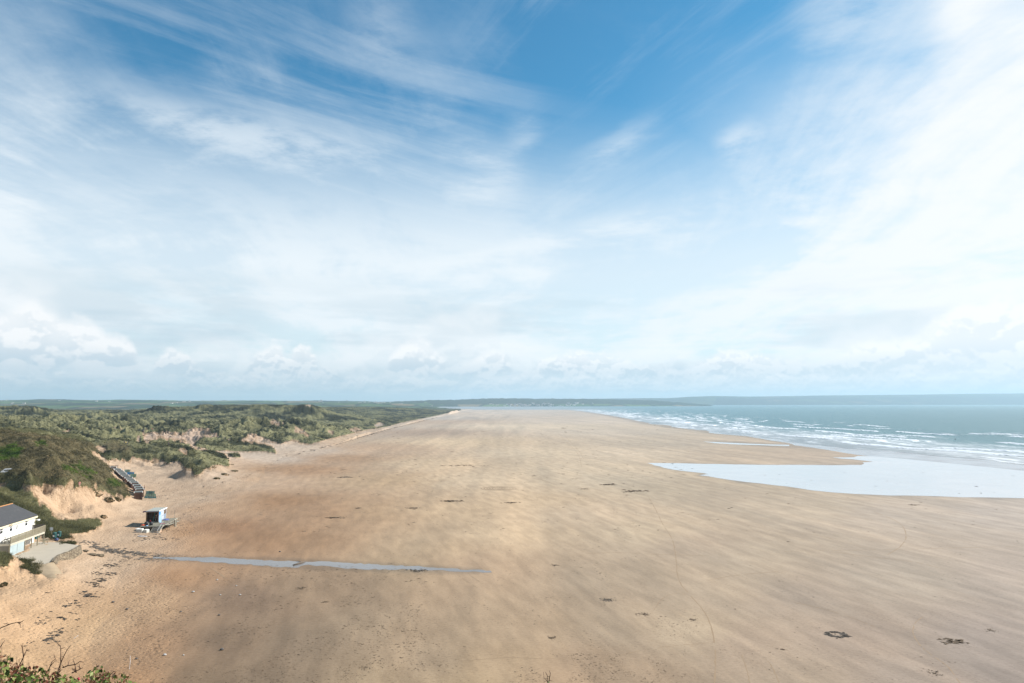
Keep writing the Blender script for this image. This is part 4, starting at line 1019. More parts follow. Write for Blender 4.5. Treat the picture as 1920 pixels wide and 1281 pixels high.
# windbreaks and deckchairs
def cloth(name, a, b, c, sc=9.0):
    m, g = mat(name); o = g.n('ShaderNodeTexCoord').outputs['Generated']; x = g.xyz(o)[0]
    s = g.m('FRACT', g.mul(x, sc)); q = g.mix(g.rng(s, .30, .34), a, b); q = g.mix(g.rng(s, .64, .68), q, c)
    g.set(g.b.inputs['Base Color'], q); g.b.inputs['Roughness'].default_value = .85
    return m
C_teal = cloth('teal_stripe', (.03, .25, .26), (.05, .16, .20), (.30, .48, .42)); C_blue = cloth('blue_stripe', (.04, .25, .55), (.08, .35, .70), (.03, .16, .42)); C_grn = cloth('green_stripe', (.45, .58, .42), (.08, .30, .24), (.30, .50, .40)); C_pale = cloth('pale_teal_stripe', (.36, .52, .46), (.15, .36, .36), (.5, .6, .5))
def windbreak(px, py, wpx, m, label, h=1.15, yaw=0.0):
    x, y, z = ground(px, py); w = wpx * y / F
    r = empty('windbreak', (x, y, z), yaw, label, 'windbreak', 'striped windbreaks set up beside the beach huts')
    n = max(3, int(w / .9)); v = []; f = []
    for i in range(n * 4 + 1):
        t_ = i / (n * 4); yy = .25 * math.sin(t_ * 5) + .05 * math.cos(i * math.pi / 2); v += [(-w / 2 + w * t_, yy, .12), (-w / 2 + w * t_, yy + .03, h - .04 * (i % 4 == 2))]
        if i: f.append((2 * i - 2, 2 * i, 2 * i + 1, 2 * i - 1))
    o = MB().add(v, f).build('fabric', m, r); sm = o.modifiers.new('thick', 'SOLIDIFY'); sm.thickness = .015
    for i in range(n + 1):
        t_ = i / n; yy = .25 * math.sin(t_ * 5) + .05 * math.cos(i * 4 * math.pi / 2)
        MB().tube([(-w / 2 + w * t_, yy - .03, -.2), (-w / 2 + w * t_, yy - .03, h + .18)], .025).build('pole', M_timber, r)
    return r
windbreak(239, 886.5, 11, C_pale, 'pale teal windbreak, farthest of the group by mid-row huts', 1.3)
windbreak(245, 891, 13, C_blue, 'bright blue windbreak in front of the pale teal one', 1.2, .1)
windbreak(250, 896, 12, C_grn, 'green and white striped windbreak, nearest of the mid-row group', 1.5, -.05)
windbreak(282, 927, 16, C_teal, 'teal windbreak at the back of the pair by the nearest hut', 1.1, .05)
windbreak(282.5, 931, 20, C_grn, 'green-blue striped windbreak between two teal ones by the near hut', .8)
windbreak(282, 935, 23, C_teal, 'long low teal windbreak in front by the nearest hut', .75, -.03)
def deckchair(px, py, m, label, yaw):
    x, y, z = ground(px, py); r = empty('deckchair', (x, y, z), yaw, label, 'deckchair', 'deckchairs beside the near hut')
    fr = MB()
    for s in (-.3, .3): fr.tube([(s, -.55, 0), (s, .45, 1.05)], .025).tube([(s * .9, .5, 0), (s * .9, -.5, .5)], .025)
    fr.tube([(-.3, .45, 1.05), (.3, .45, 1.05)], .025).tube([(-.3, -.5, .5), (.3, -.5, .5)], .025)
    fr.build('frame', M_timber, r)
    v = []; f = []
    for i in range(9):
        t_ = i / 8; v += [(-.27, -.5 + .95 * t_, .5 + .55 * t_ - .28 * math.sin(math.pi * t_)), (.27, -.5 + .95 * t_, .5 + .55 * t_ - .28 * math.sin(math.pi * t_))]
        if i: f.append((2 * i - 2, 2 * i - 1, 2 * i + 1, 2 * i))
    o = MB().add(v, f).build('sling', m, r); o.modifiers.new('thick', 'SOLIDIFY').thickness = .01
    return r
deckchair(277, 930, C_blue, 'blue striped deckchair between the teal windbreaks, left one', 2.6); deckchair(288, 929.5, C_teal, 'dark teal deckchair between the teal windbreaks, right one', 3.4)

# ================================================================ LIFEGUARD STATION
LX, LY = -89.75, 176.65; ZF = 1.8; LR = .17
def lw(x, y, z=0.0): return (LX + x * math.cos(LR) - y * math.sin(LR), LY + x * math.sin(LR) + y * math.cos(LR), z)
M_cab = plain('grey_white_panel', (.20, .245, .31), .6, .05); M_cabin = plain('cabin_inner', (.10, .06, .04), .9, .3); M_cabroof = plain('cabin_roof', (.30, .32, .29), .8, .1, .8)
M_cabw = plain('panel_white', (.50, .54, .60), .6, .05); M_edge = plain('cabin_edge', (.16, .085, .05), .8, .2); M_bluep = plain('blue_panel', (.04, .30, .75), .5, .05); M_plank = plain('deck_plank', (.20, .185, .14), .85, .25, 2); M_steel = plain('galvanised', (.45, .47, .48), .5, .1, metal=.3)
cb = empty('lifeguard_cabin', (LX, LY, ZF), LR, 'lifeguard cabin with open front and pale flat roof on a raised deck', 'cabin')
Wd, Ln, Hh = 2.9, 5.9, 2.7
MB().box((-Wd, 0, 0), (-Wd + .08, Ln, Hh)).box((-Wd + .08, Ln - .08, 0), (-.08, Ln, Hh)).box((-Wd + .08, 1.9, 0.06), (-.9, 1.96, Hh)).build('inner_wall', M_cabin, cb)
MB().box((-Wd - .07, -.08, 0), (-Wd - .003, Ln, Hh)).box((-Wd - .07, Ln + .003, 0), (.0, Ln + .06, Hh)).build('outer_wall', plain('cabin_side', (.42, .30, .12), .8, .15), cb)
MB().box((-Wd, 0, -.05), (0, Ln, .055)).build('floor', M_plank, cb)
MB().box((-.08, 0, .055), (-.0, 4.1, Hh)).box((-.08, 4.1, .055), (.0, 5.5, 1.35)).box((-.08, 4.1, 2.35), (.0, 5.5, Hh)).box((-.08, 5.5, .055), (.0, Ln, Hh)).build('side_wall', M_cab, cb)
MB().box((-.06, 4.1, 1.35), (-.03, 5.5, 2.35)).build('window', plain('brown_glass', (.12, .07, .035), .25, .3), cb)
for i, (y0, y1) in enumerate(((1.5, 2.1), (2.3, 2.9), (3.1, 3.7))):
    for z0, z1 in ((.25, 1.1), (1.25, 2.4)): MB().box((.003, y0, z0), (.05, y1, z1)).build('white_panel', M_cabw, cb)
MB().box((.003, .25, 1.0), (.055, 1.2, 2.45)).build('blue_board', M_bluep, cb)
MB().box((-Wd - .12, -.15, Hh), (.12, Ln + .1, Hh + .10)).build('roof', M_cabroof, cb)
MB().box((.125, -.15, Hh - .10), (.19, Ln + .1, Hh + .14)).build('roof_trim', M_trim, cb)
MB().box((-Wd - .12, -.20, Hh - .12), (.19, -.155, Hh + .13)).build('front_trim', plain('grey_trim', (.34, .36, .40), .6, .1), cb)
MB().box((-Wd - .02, -.07, .055), (-Wd + .16, -.005, Hh - .01)).box((-.22, -.07, .055), (.02, -.005, Hh - .01)).box((-Wd + .16, -.07, Hh - .28), (-.22, -.005, Hh - .01)).build('door_frame', M_edge, cb)
# deck with legs
dk = empty('lifeguard_deck', (LX, LY, 0), LR, 'raised timber deck on posts carrying the lifeguard cabin', 'deck')
x0, x1, y0, y1 = -2.4, 2.7, -5.6, 6.2
mb = MB()
for k in range(int((y1 - y0) / .2)): mb.box((x0, y0 + .2 * k, ZF - .11), (x1, y0 + .2 * k + .185, ZF - .055))
mb.build('floor', M_plank, dk)
MB().box((x0, y0 - .05, ZF - .3), (x1, y0 - .003, ZF - .05)).box((x1 + .003, y0, ZF - .3), (x1 + .05, y1, ZF - .05)).build('edge_beam', M_timgrey, dk)
for lx in (x0 + .15, -1.2, .6, x1 - .1):
    for ly in (y0 + .15, -3, 0, 3, y1 - .2): MB().box((lx - .07, ly - .07, -.4), (lx + .07, ly + .07, ZF - .12)).build('leg', M_darktim, dk)
MB().box((x0 + .1, -.4, .05), (x1 - .2, -.35, ZF - .13)).box((x0 + .02, y0 + .3, .3), (x0 + .06, y1, ZF - .13)).build('skirt_board', M_darktim, dk)
stp = empty('timber_steps', lw(1.95, y0), .02, 'grey timber steps rising to the lifeguard deck', 'steps')
for k in range(7):
    zz = ZF - .12 - .24 * (k + 1) + .02; yy = -.06 - .34 * (k + 1)
    MB().box((-1.25, yy, zz), (.75, yy + .30, zz + .055)).build('tread', plain('tread_grey', (.34, .32, .29), .8, .2), stp)
for s in (-1.32, .78):
    MB().prism([(-.03, ZF - .1), (-2.55, 0), (-2.55, -.2), (-2.2, -.2), (-.03, ZF - .4)], s, s + .06, Matrix(((0, 0, 1, 0), (1, 0, 0, 0), (0, 1, 0, 0), (0, 0, 0, 1)))).build('stringer', M_timgrey, stp)
MB().tube([(.85, 0, ZF + 1.0), (.85, -2.5, 1.1)], .03).tube([(.85, 0, ZF - .1), (.85, 0, ZF + 1.0)], .03).tube([(.85, -2.5, 0), (.85, -2.5, 1.1)], .03).tube([(.85, -1.25, .7), (.85, -1.25, 2.0)], .03).build('handrail', M_steel, stp)
sp_ = MB().add([(1.3, y0 - 2.2, -.1), (1.34, y0 - .4, ZF - .35), (1.3, y0 - .2, -.1)], [(0, 1, 2)]).build('sloped_panel', plain('ply_orange', (.46, .32, .22), .8, .15), None)
sp_.modifiers.new('thick', 'SOLIDIFY').thickness = .06; sp_.location = lw(1.35, 0); sp_.rotation_euler = (0, 0, LR); sp_.name = 'plywood_panel'; tag(sp_, 'orange plywood panel against the side of the steps', 'panel')
# ramp with mesh rails going back to the right
rp = empty('access_ramp', lw(2.2, 0), LR, 'long railed access ramp at the side of the lifeguard deck', 'ramp')
R0, R1 = Vector((.75, -4.2, ZF - .1)), Vector((-.7, 10.5, .3)); dR = (R1 - R0); nR = Vector((dR.y, -dR.x, 0)).normalized()
mb = MB(); q = [R0 - nR * .6, R1 - nR * .6, R1 + nR * .6, R0 + nR * .6]
mb.add([tuple(p) for p in q] + [tuple(p - Vector((0, 0, .12))) for p in q], [(0, 1, 2, 3), (7, 6, 5, 4), (0, 4, 5, 1), (1, 5, 6, 2), (2, 6, 7, 3), (3, 7, 4, 0)]).build('ramp_floor', M_timgrey, rp)
for s in (-.6, .6):
    mb = MB(); 
    for k in range(9):
        p = R0 + dR * (k / 8) + nR * s; mb.tube([(p.x, p.y, -.2), (p.x, p.y, p.z + 1.0)], .035)
    for hgt in (.35, .68, 1.0):
        a = R0 + nR * s; b = R1 + nR * s; mb.tube([(a.x, a.y, a.z + hgt), (b.x, b.y, b.z + hgt)], .025)
    mb.build('railing', M_plank, rp)
def simple(name, label, cat, px, py, build, yaw=0.0, zoff=0.0, group=None, loc=None):
    x, y, z = loc or ground(px, py); r = empty(name, (x, y, z + zoff), yaw, label, cat, group); build(r); return r
# post board
simple('notice_post', 'tall cream board standing in the sand right of the ramp', 'board', 329, 988, lambda r: (MB().box((-.20, -.05, -.3), (.20, .05, 1.75)).build('panel', plain('cream_board', (.74, .70, .56), .7, .05), r), MB().box((-.36, -.04, -.3), (-.205, .04, 1.7)).build('dark_post', M_darktim, r)), .35)  # cream panel with a narrow dark timber post on its left
simple('sign_post', 'thin bare post beyond the cream board', 'post', 327, 973, lambda r: MB().tube([(0, 0, -.3), (0, 0, 2.2)], .05).build('post', M_timgrey, r))
# sack-covered block pile below the deck front
M_blk = plain('grey_sacking', (.50, .49, .45), .9, .2, 2, bump=.04); M_blkt = plain('white_sheet', (.78, .77, .70), .8, .05)
def bale(r, w, h, d=1.1):
    o = MB().box((-w / 2, -d / 2, 0), (w / 2, d / 2, h)).build('bag_body', M_blk, r, bevel=.14)
    for v in o.data.vertices: v.co += Vector((random.uniform(-.07, .07), random.uniform(-.07, .07), 0))
    o2 = MB().box((-w / 2 + .05, -d / 2 + .03, h + .003), (w / 2 - .05, d / 2 - .03, h + .10)).build('top_sheet', M_blkt, r, bevel=.05)
simple('sand_bag', 'large grey bulk bag with white top below the deck, left one', 'bulk bag', 268, 1001.5, lambda r: bale(r, 1.5, 1.35), .1, loc=lw(-1.9, -7.1))
simple('sand_bag', 'smaller grey bulk bag with white top beside the steps', 'bulk bag', 276, 1001.5, lambda r: bale(r, 1.0, 1.15), -.15, loc=lw(-.45, -7.1))
M_red = plain('orange_red', (.80, .12, .04), .5, .1); M_blk2 = plain('black_rubber', (.02, .022, .026), .6, .2); M_bw = plain('pale_blue_foam', (.35, .55, .80), .5, .05); M_pink = plain('skin_pink', (.62, .30, .22), .7, .05)
dpos = lambda x, y: lw(x, y, ZF - .05)
simple('rescue_float', 'orange rescue float lying on the deck edge', 'float', 0, 0, lambda r: MB().tube([(-.4, 0, .14), (.4, .1, .14)], [.10, .17], 8).tube([(.4, .1, .14), (.8, .1, .3)], .02).build('float_body', M_red, r, smooth=True), .2, loc=dpos(-2.2, -4.6))
def outboard(r):
    MB().lathe([(.14, 0), (.38, .12), (.44, .5), (.36, .8), (.12, .92)], n=12).build('casing', M_blk2, r, smooth=True)
    MB().box((-.35, -.3, 0), (.35, .3, .08)).tube([(-.25, 0, .3), (-.45, -.1, .65)], .04).build('bracket', M_blk2, r)
simple('kit_drum', 'black round kit drum on the deck beside the orange float', 'drum', 0, 0, outboard, .1, loc=dpos(-1.5, -4.1))
simple('kit_drum', 'black kit drum on the deck nearer the steps', 'drum', 0, 0, outboard, 1.1, loc=dpos(-.3, -4.4))
def board(r, m, L_=2.4, w=.28, t_=.05):
    P = []
    for i in range(15):
        s = -1 + 2 * i / 14; P.append((s * L_ / 2, w * (1 - abs(s) ** 2.6) ** .6 + .01))
    poly = [(a, b) for a, b in P] + [(a, -b) for a, b in P[::-1]]
    MB().prism(poly, 0, t_).build('deck', m, r, bevel=.015)
    MB().prism([(-.9 * L_ / 2, 0), (-.7 * L_ / 2, 0), (-.86 * L_ / 2, .16)], -.01, .01, Matrix(((1, 0, 0, 0), (0, 0, 1, 0), (0, -1, 0, 0), (0, 0, 0, 1)))).build('fin', M_blk2, r)
def lean_board(label, m, loc, yaw, tilt):
    r = empty('surfboard', loc, 0, label, 'surfboard'); board(r, m); r.rotation_euler = (0, -math.pi / 2 + tilt, yaw); r.location.z += 1.15; return r
lean_board('teal surfboard leaning inside the open cabin', plain('teal_foam', (.03, .35, .32), .4, .05), lw(-1.35, .9, ZF), .5, .15)
lean_board('pinkish surfboard leaning inside the cabin, right of the teal one', plain('pink_foam', (.72, .46, .36), .4, .05), lw(-.75, .9, ZF), .4, .22)
simple('surfboard', 'light blue surfboard lying on the deck between the black drums', 'surfboard', 0, 0, lambda r: board(r, M_bw, 1.6, .22), 1.9, .05, loc=dpos(-1.0, -4.9))
simple('rescue_board', 'white rescue board lying on the sand in front of the grey bulk bags', 'surfboard', 267, 1007, lambda r: board(r, M_lab, 2.6, .22), -.12, .15)
simple('paddle_board', 'white paddleboard propped at the deck\'s shadowed corner', 'surfboard', 259, 992, lambda r: board(r, M_lab, 1.5, .2), 1.0, .12)
lean_board('pale blue surfboard propped against the blue panel of the cabin side', M_bw, lw(.45, -.2, ZF - .4), 2.3, .35)
simple('blue_tarpaulin', 'blue tarpaulin heaped on the ramp side of the cabin', 'tarpaulin', 0, 0, lambda r: MB().lathe([(.8, 0), (.7, .18), (.35, .3), (.05, .34)], n=9).build('cover', plain('blue_tarp', (.06, .10, .32), .5, .2), r), .3, loc=dpos(.9, 3.2))
simple('red_bucket', 'red bucket inside the cabin doorway', 'bucket', 0, 0, lambda r: (MB().lathe([(.14, 0), (.19, .34), (.21, .35)], n=12).build('bucket_body', plain('red_plastic', (.6, .03, .03), .5, .05), r), MB().tube([(-.2, 0, .34), (-.1, 0, .5), (.1, 0, .5), (.2, 0, .34)], .012).build('handle', M_steel, r)), loc=lw(-2.0, .35, ZF + .06))
simple('pink_bodyboard', 'magenta bodyboard on the ramp rail', 'bodyboard', 0, 0, lambda r: board(r, plain('magenta', (.62, .06, .22), .5, .05), 1.0, .25), .4, .05, loc=dpos(1.8, -2.6))
# flag on the left of the cabin
fl = empty('flag', lw(-Wd - .1, 0, ZF + Hh - .35), 0, 'small dark purple flag flying left of the cabin roof', 'flag')
MB().tube([(0, 0, -.6), (-.1, 0, .5)], .02).build('staff', M_steel, fl)
v = []; f = []
for i in range(9):
    t_ = i / 8; v += [(-.1 - .8 * t_, .08 * math.sin(t_ * 7), .1 + .05 * math.sin(t_ * 5)), (-.1 - .8 * t_, .08 * math.sin(t_ * 7 + .4), .48 + .05 * math.sin(t_ * 5 + 1))]
    if i: f.append((2 * i - 2, 2 * i, 2 * i + 1, 2 * i - 1))
MB().add(v, f).build('cloth', plain('purple_cloth', (.10, .05, .12), .8, .1), fl)

# ================================================================ PEOPLE
M_skin = plain('skin', (.55, .33, .23), .6, .05, 8)
def person(px, py, label, top, bottom, hair=(.05, .035, .02), yaw=0.0, pose='stand', z=None, group=None, hgt=1.72, loc=None):
    x, y, zz = loc or ground(px, py)
    r = empty('person', (x, y, zz if z is None else z), yaw, label, 'person', group)
    k = hgt / 1.72; st = .16 if pose == 'walk' else .03
    J = {'pel': (0, 0, .95), 'sp': (0, .01, 1.15), 'ch': (0, 0, 1.34), 'nk': (0, -.01, 1.48), 'hd0': (0, -.02, 1.56), 'hd': (0, -.03, 1.64), 'hdt': (0, -.02, 1.70)}
    E = [('pel', 'sp'), ('sp', 'ch'), ('ch', 'nk'), ('nk', 'hd0'), ('hd0', 'hd'), ('hd', 'hdt')]
    Rd = {'pel': .15, 'sp': .13, 'ch': .155, 'nk': .06, 'hd0': .075, 'hd': .10, 'hdt': .06}
    for s, nm in ((-1, 'l'), (1, 'r')):
        q = st * s
        J.update({nm + 'hip': (.09 * s, 0, .90), nm + 'kn': (.10 * s, -q * 1.0 - .02, .50), nm + 'an': (.10 * s, -q * .8 + (.12 if q < 0 else 0), .08), nm + 'toe': (.11 * s, -q * .8 - .15 + (.1 if q < 0 else 0), .03),
                  nm + 'sh': (.19 * s, 0, 1.42), nm + 'el': (.25 * s, .04 + q * .8, 1.14), nm + 'wr': (.24 * s, -.04 + q * 1.3, .90), nm + 'hn': (.23 * s, -.07 + q * 1.4, .81)})
        E += [('pel', nm + 'hip'), (nm + 'hip', nm + 'kn'), (nm + 'kn', nm + 'an'), (nm + 'an', nm + 'toe'), ('ch', nm + 'sh'), (nm + 'sh', nm + 'el'), (nm + 'el', nm + 'wr'), (nm + 'wr', nm + 'hn')]
        Rd.update({nm + 'hip': .10, nm + 'kn': .062, nm + 'an': .04, nm + 'toe': .035, nm + 'sh': .06, nm + 'el': .042, nm + 'wr': .028, nm + 'hn': .035})
    def skin(nm, names, m, grow):
        ks = [q for q in J if q in names]; idx_ = {q: i for i, q in enumerate(ks)}
        me = bpy.data.meshes.new(nm); me.from_pydata([tuple(c * k for c in J[q]) for q in ks], [(idx_[a], idx_[b]) for a, b in E if a in idx_ and b in idx_], [])
        o = bpy.data.objects.new(nm, me); COL.objects.link(o); o.parent = r; me.materials.append(m)
        o.modifiers.new('skin', 'SKIN')
        for i, q in enumerate(ks):
            me.skin_vertices[0].data[i].radius = (Rd[q] * k * grow, Rd[q] * k * grow * (.72 if q in ('pel', 'sp', 'ch') else 1)); me.skin_vertices[0].data[i].use_root = (i == 0)
        o.modifiers.new('sub', 'SUBSURF').levels = 1; o.modifiers['sub'].render_levels = 1
        return o
    skin('body', list(J), M_skin, 1.0)
    skin('top', ['pel', 'sp', 'ch', 'lsh', 'rsh', 'lel', 'rel'], plain('top_cloth', top, .85, .1), 1.14)
    skin('trousers', ['pel', 'lhip', 'rhip', 'lkn', 'rkn', 'lan', 'ran'], plain('leg_cloth', bottom, .85, .1), 1.18)
    MB().lathe([(.103, -.03), (.115, .02), (.10, .08), (.05, .115)], (0, .0, 1.645), 12).build('hair', plain('hair', hair, .7, .1), r, smooth=True).scale = (k, k, k)
    return r
person(148.5, 914.5, 'person in a pink top standing at the head of the sand slope', (.72, .25, .28), (.62, .40, .36), yaw=.5)
person(233, 833, 'person in dark clothes at the left of the trio on the dune path', (.05, .06, .10), (.04, .04, .05), group='walkers on the dune path', pose='walk')
person(236, 834, 'person in a yellow top in the middle of the trio on the dune path', (.80, .62, .03), (.05, .05, .07), yaw=1.5, group='walkers on the dune path', pose='walk')
person(238.5, 834, 'person in a white top at the right of the trio on the dune path', (.65, .65, .62), (.06, .06, .10), group='walkers on the dune path')
person(274.5, 808, 'person in a dull red top left of the blowout crest', (.40, .10, .07), (.10, .06, .05), pose='walk')
person(285, 808, 'person in a bright red top at the blowout crest', (.75, .04, .03), (.06, .06, .08), yaw=.6)
person(287.5, 808, 'person in a white shirt beside the one in bright red', (.70, .70, .72), (.07, .08, .12), yaw=-.6)
person(316, 835, 'person in dark blue sitting in the marram above the sand bowl', (.03, .04, .12), (.05, .05, .10))
person(270.6, 919, 'person in black standing at the corner of the near beach huts', (.015, .015, .02), (.02, .02, .03), yaw=2)
person(291.5, 979, 'lifeguard in dark clothing inside the open cabin', (.04, .03, .03), (.03, .03, .04), loc=lw(-.9, 1.0, ZF + .06))
person(1228, 799, 'lone walker in dark clothes at the water\'s edge', (.05, .05, .06), (.04, .04, .05), pose='walk')
for q, (a, b, l) in enumerate([(1143,781.5,'left walker of the distant group at the water line'),(1150,783.5,'middle walker of the distant group at the water line'),(1169.5,786,'right walker of the distant group at the water line')]):
    person(a, b, l, (.06 + .1 * q, .06, .07), (.05, .05, .06), pose='walk', group='distant walkers at the water line')
person(1791, 826, 'surfer in a black wetsuit standing in the breakers', (.02, .02, .025), (.02, .02, .025), pose='walk')
person(1272, 793, 'bather standing in the shallows beyond the lone walker', (.04, .04, .05), (.03, .03, .04))

# ================================================================ CARS behind the scrub
M_carb = plain('silver_blue_paint', (.42, .55, .62), .25, .05, metal=.3); M_carw = plain('white_car_paint', (.75, .77, .80), .25, .03); M_tyre = plain('tyre', (.02, .02, .02), .8, .1)
def car(loc, yaw, m, label):
    r = empty('parked_car', loc, yaw, label, 'car', 'cars parked behind the scrub')
    pr = [(-2.1, .35), (-2.15, .75), (-2.0, .95), (-1.75, 1.0), (-1.35, 1.42), (.35, 1.46), (1.05, .98), (1.9, .86), (2.12, .62), (2.1, .32)]
    Mx = Matrix(((1, 0, 0, 0), (0, 0, 1, 0), (0, 1, 0, 0), (0, 0, 0, 1)))
    MB().prism(pr, -.85, .85, Mx).build('body', m, r, bevel=.06)
    MB().prism([(-1.5, 1.03), (-1.22, 1.37), (.28, 1.40), (.88, 1.02)], -.856, .856, Mx).build('side_windows', M_glass, r)
    MB().add([(.42, -.72, 1.44), (.42, .72, 1.44), (1.03, .78, 1.03), (1.03, -.78, 1.03)], [(0, 1, 2, 3)]).build('windscreen', M_glass, r).modifiers.new('t', 'SOLIDIFY').thickness = .03
    for sx in (-1.35, 1.3):
        for s in (-.82, .82):
            w = MB().tube([(sx, s - .1, .33), (sx, s + .1, .33)], .33, 16).build('wheel', M_tyre, r); MB().tube([(sx, s - .11, .33), (sx, s + .11, .33)], .19, 12).build('rim', M_steel, w)
    for s in (-.6, .6): MB().box((2.02, s - .15, .62), (2.13, s + .15, .75)).build('headlight', M_upvc, r)
    return r
c1_ = at(-5, 867, 15.6); c2_ = at(21, 870, 15.8)
for c_, m_, l_, yw in ((c1_, M_carb, 'pale blue car showing its roof at the left edge of the scrub', .2), (c2_, M_carw, 'white car half hidden in the scrub, right of the blue one', .5)):
    car((c_[0], c_[1], gz(c_[0], c_[1]) - 1.25 - .1 * (l_[0] == 'w')), yw, m_, l_)

# ================================================================ SEAWEED, STONES, DRIFTWOOD
M_weed = plain('seaweed', (.070, .056, .042), .8, .5, 8); M_weedb = plain('brown_seaweed', (.13, .088, .052), .85, .4, 6)
def flakes(P, S, flat=.18, elong=1.6, nl=3):
    n = len(P); t = RNG.random((n, nl)) * 6.28; s = S[:, None] * (.5 + RNG.random((n, nl)))
    c = P[:, None, :2] + RNG.standard_normal((n, nl, 2)) * S[:, None, None] * .5
    z = P[:, None, 2] + .01 + 0 * s
    ax_, ay_ = np.cos(t) * s * elong, np.sin(t) * s * elong; bx_, by_ = -np.sin(t) * s * .5, np.cos(t) * s * .5
    V = np.stack([np.stack([c[..., 0] - ax_, c[..., 1] - ay_, z], -1), np.stack([c[..., 0] + bx_, c[..., 1] + by_, z + s * flat * RNG.random((n, nl))], -1),
                  np.stack([c[..., 0] + ax_, c[..., 1] + ay_, z], -1), np.stack([c[..., 0] - bx_, c[..., 1] - by_, z + s * flat * RNG.random((n, nl)) * 2], -1)], 2).reshape(-1, 3)
    return V, np.arange(len(V)).reshape(-1, 4)
def line_scatter(pxs, n, wid, clumpy=.5):
    W_ = [at(a, b)[:2] for a, b in pxs]; W_ = np.array(densify(smooth_poly(W_, 2), .5)); i = RNG.integers(0, len(W_) - 1, n * 3)
    p = W_[i] + RNG.standard_normal((n * 3, 2)) * wid
    k = .6 * fbm(p[:, 0] / 3.0, p[:, 1] / 3.0, 3, 501) + .8 * fbm(p[:, 0] / .9, p[:, 1] / .7, 3, 505) > clumpy * .44
    p = p[k][:n]
    z = np.array([gz(a, b) for a, b in p]); return np.column_stack([p, z])
Pn = np.concatenate([line_scatter([(85,1215),(100,1180),(125,1150),(155,1125),(180,1095),(205,1070),(225,1048)], 1900, (.9, 1.6)),
    line_scatter([(225,1040),(250,1020),(300,1010),(330,985),(350,965),(380,930),(400,915),(450,902),(500,876),(545,850),(575,842)], 1100, (.8, 1.6)),
    line_scatter([(250,1012),(285,1006),(310,1014)], 260, (2.0, 1.2)), line_scatter([(340,1000),(370,960),(420,920),(470,895)], 260, (1.6, 3.0)), line_scatter([(290,905),(310,925),(325,945),(345,930)], 420, (3.4, 5.0))])
V1, F1 = flakes(Pn, .06 + .17 * RNG.random(len(Pn)) ** 2)
Pf = line_scatter([(560,853),(600,842),(660,825),(740,802),(820,783)], 900, (1.0, 9)); V2, F2 = flakes(Pf, .35 + .5 * RNG.random(len(Pf)))
Pd = line_scatter([(165,1033),(200,1037),(240,1041),(280,1044),(300,1046)], 1500, (1.6, 1.2), .25); V3, F3 = flakes(Pd, .06 + .17 * RNG.random(len(Pd)))
V = np.concatenate([V1, V2]); Fq = np.concatenate([F1, F2 + len(V1)])
tag(nmesh('stream_head_debris', V3, F3, plain('grey_debris', (.15, .125, .10), .9, .5, 5)), kind='stuff')
tag(nmesh('strandline_seaweed', V, Fq, M_weed), kind='stuff')
# crumbs strewn over the wet lower beach
def uni(n, px0, px1, py0, py1, dens=None):
    p = np.array([at(a, b)[:2] for a, b in zip(RNG.uniform(px0, px1, n), RNG.uniform(py0, py1, n))])
    k = fbm(p[:, 0] / 9, p[:, 1] / 14, 4, 520) > (0.02 if dens is None else dens); p = p[k]
    return np.column_stack([p, np.zeros(len(p))])
Pc = np.concatenate([uni(12000, 230, 800, 1060, 1300, -.05), uni(2600, 800, 1400, 1120, 1300, .1), uni(1500, 1200, 1919, 1000, 1300, .12), uni(3500, 330, 1200, 880, 1100, .05), uni(1800, 960, 1250, 1225, 1300, -.1)])
V, Fq = flakes(Pc, (.025 + .08 * RNG.random(len(Pc)) ** 4) * Pc[:, 1] / 95, .2, 1.8, 2)
tag(nmesh('seaweed_crumbs', V, Fq, M_weedb), kind='stuff')
Pc = np.concatenate([uni(1500, 600, 1300, 800, 900, .12), uni(1100, 480, 1900, 880, 1000, .12)])
V, Fq = flakes(Pc, (.10 + .25 * RNG.random(len(Pc)) ** 3) * Pc[:, 1] / 200, .15, 2.2, 2)
tag(nmesh('seaweed_crumbs', V, Fq, M_weedb), kind='stuff')
def weed_clump(px, py, wpx, label, ring=False, brown=False, sparse=1.0):
    x, y, _ = at(px, py); s = wpx / 2 * y / F
    r = empty('seaweed_clump', (x, y, 0), 0, label, 'seaweed', 'dark seaweed clumps on the open sand')
    n = int((60 if s < 2.5 else 80) * sparse) + 6
    if ring: a = RNG.random(n * 2) * 6.28; rr = .72 + .2 * RNG.standard_normal(n * 2) * .7; p = np.column_stack([np.cos(a) * rr * s, np.sin(a) * rr * s * .9])
    else: p = RNG.standard_normal((n, 2)) * np.array([s * .5, s * (.5 if s < 1.6 else .3)])
    V, Fq = flakes(np.column_stack([p, np.zeros(len(p))]), np.full(len(p), min(.34, max(.05, s * .08))) * (.4 + RNG.random(len(p))), .22, 1.8, 3)
    nmesh('fronds', V, Fq, M_weedb if (brown or not ring and wpx < 25) else M_weed, r)
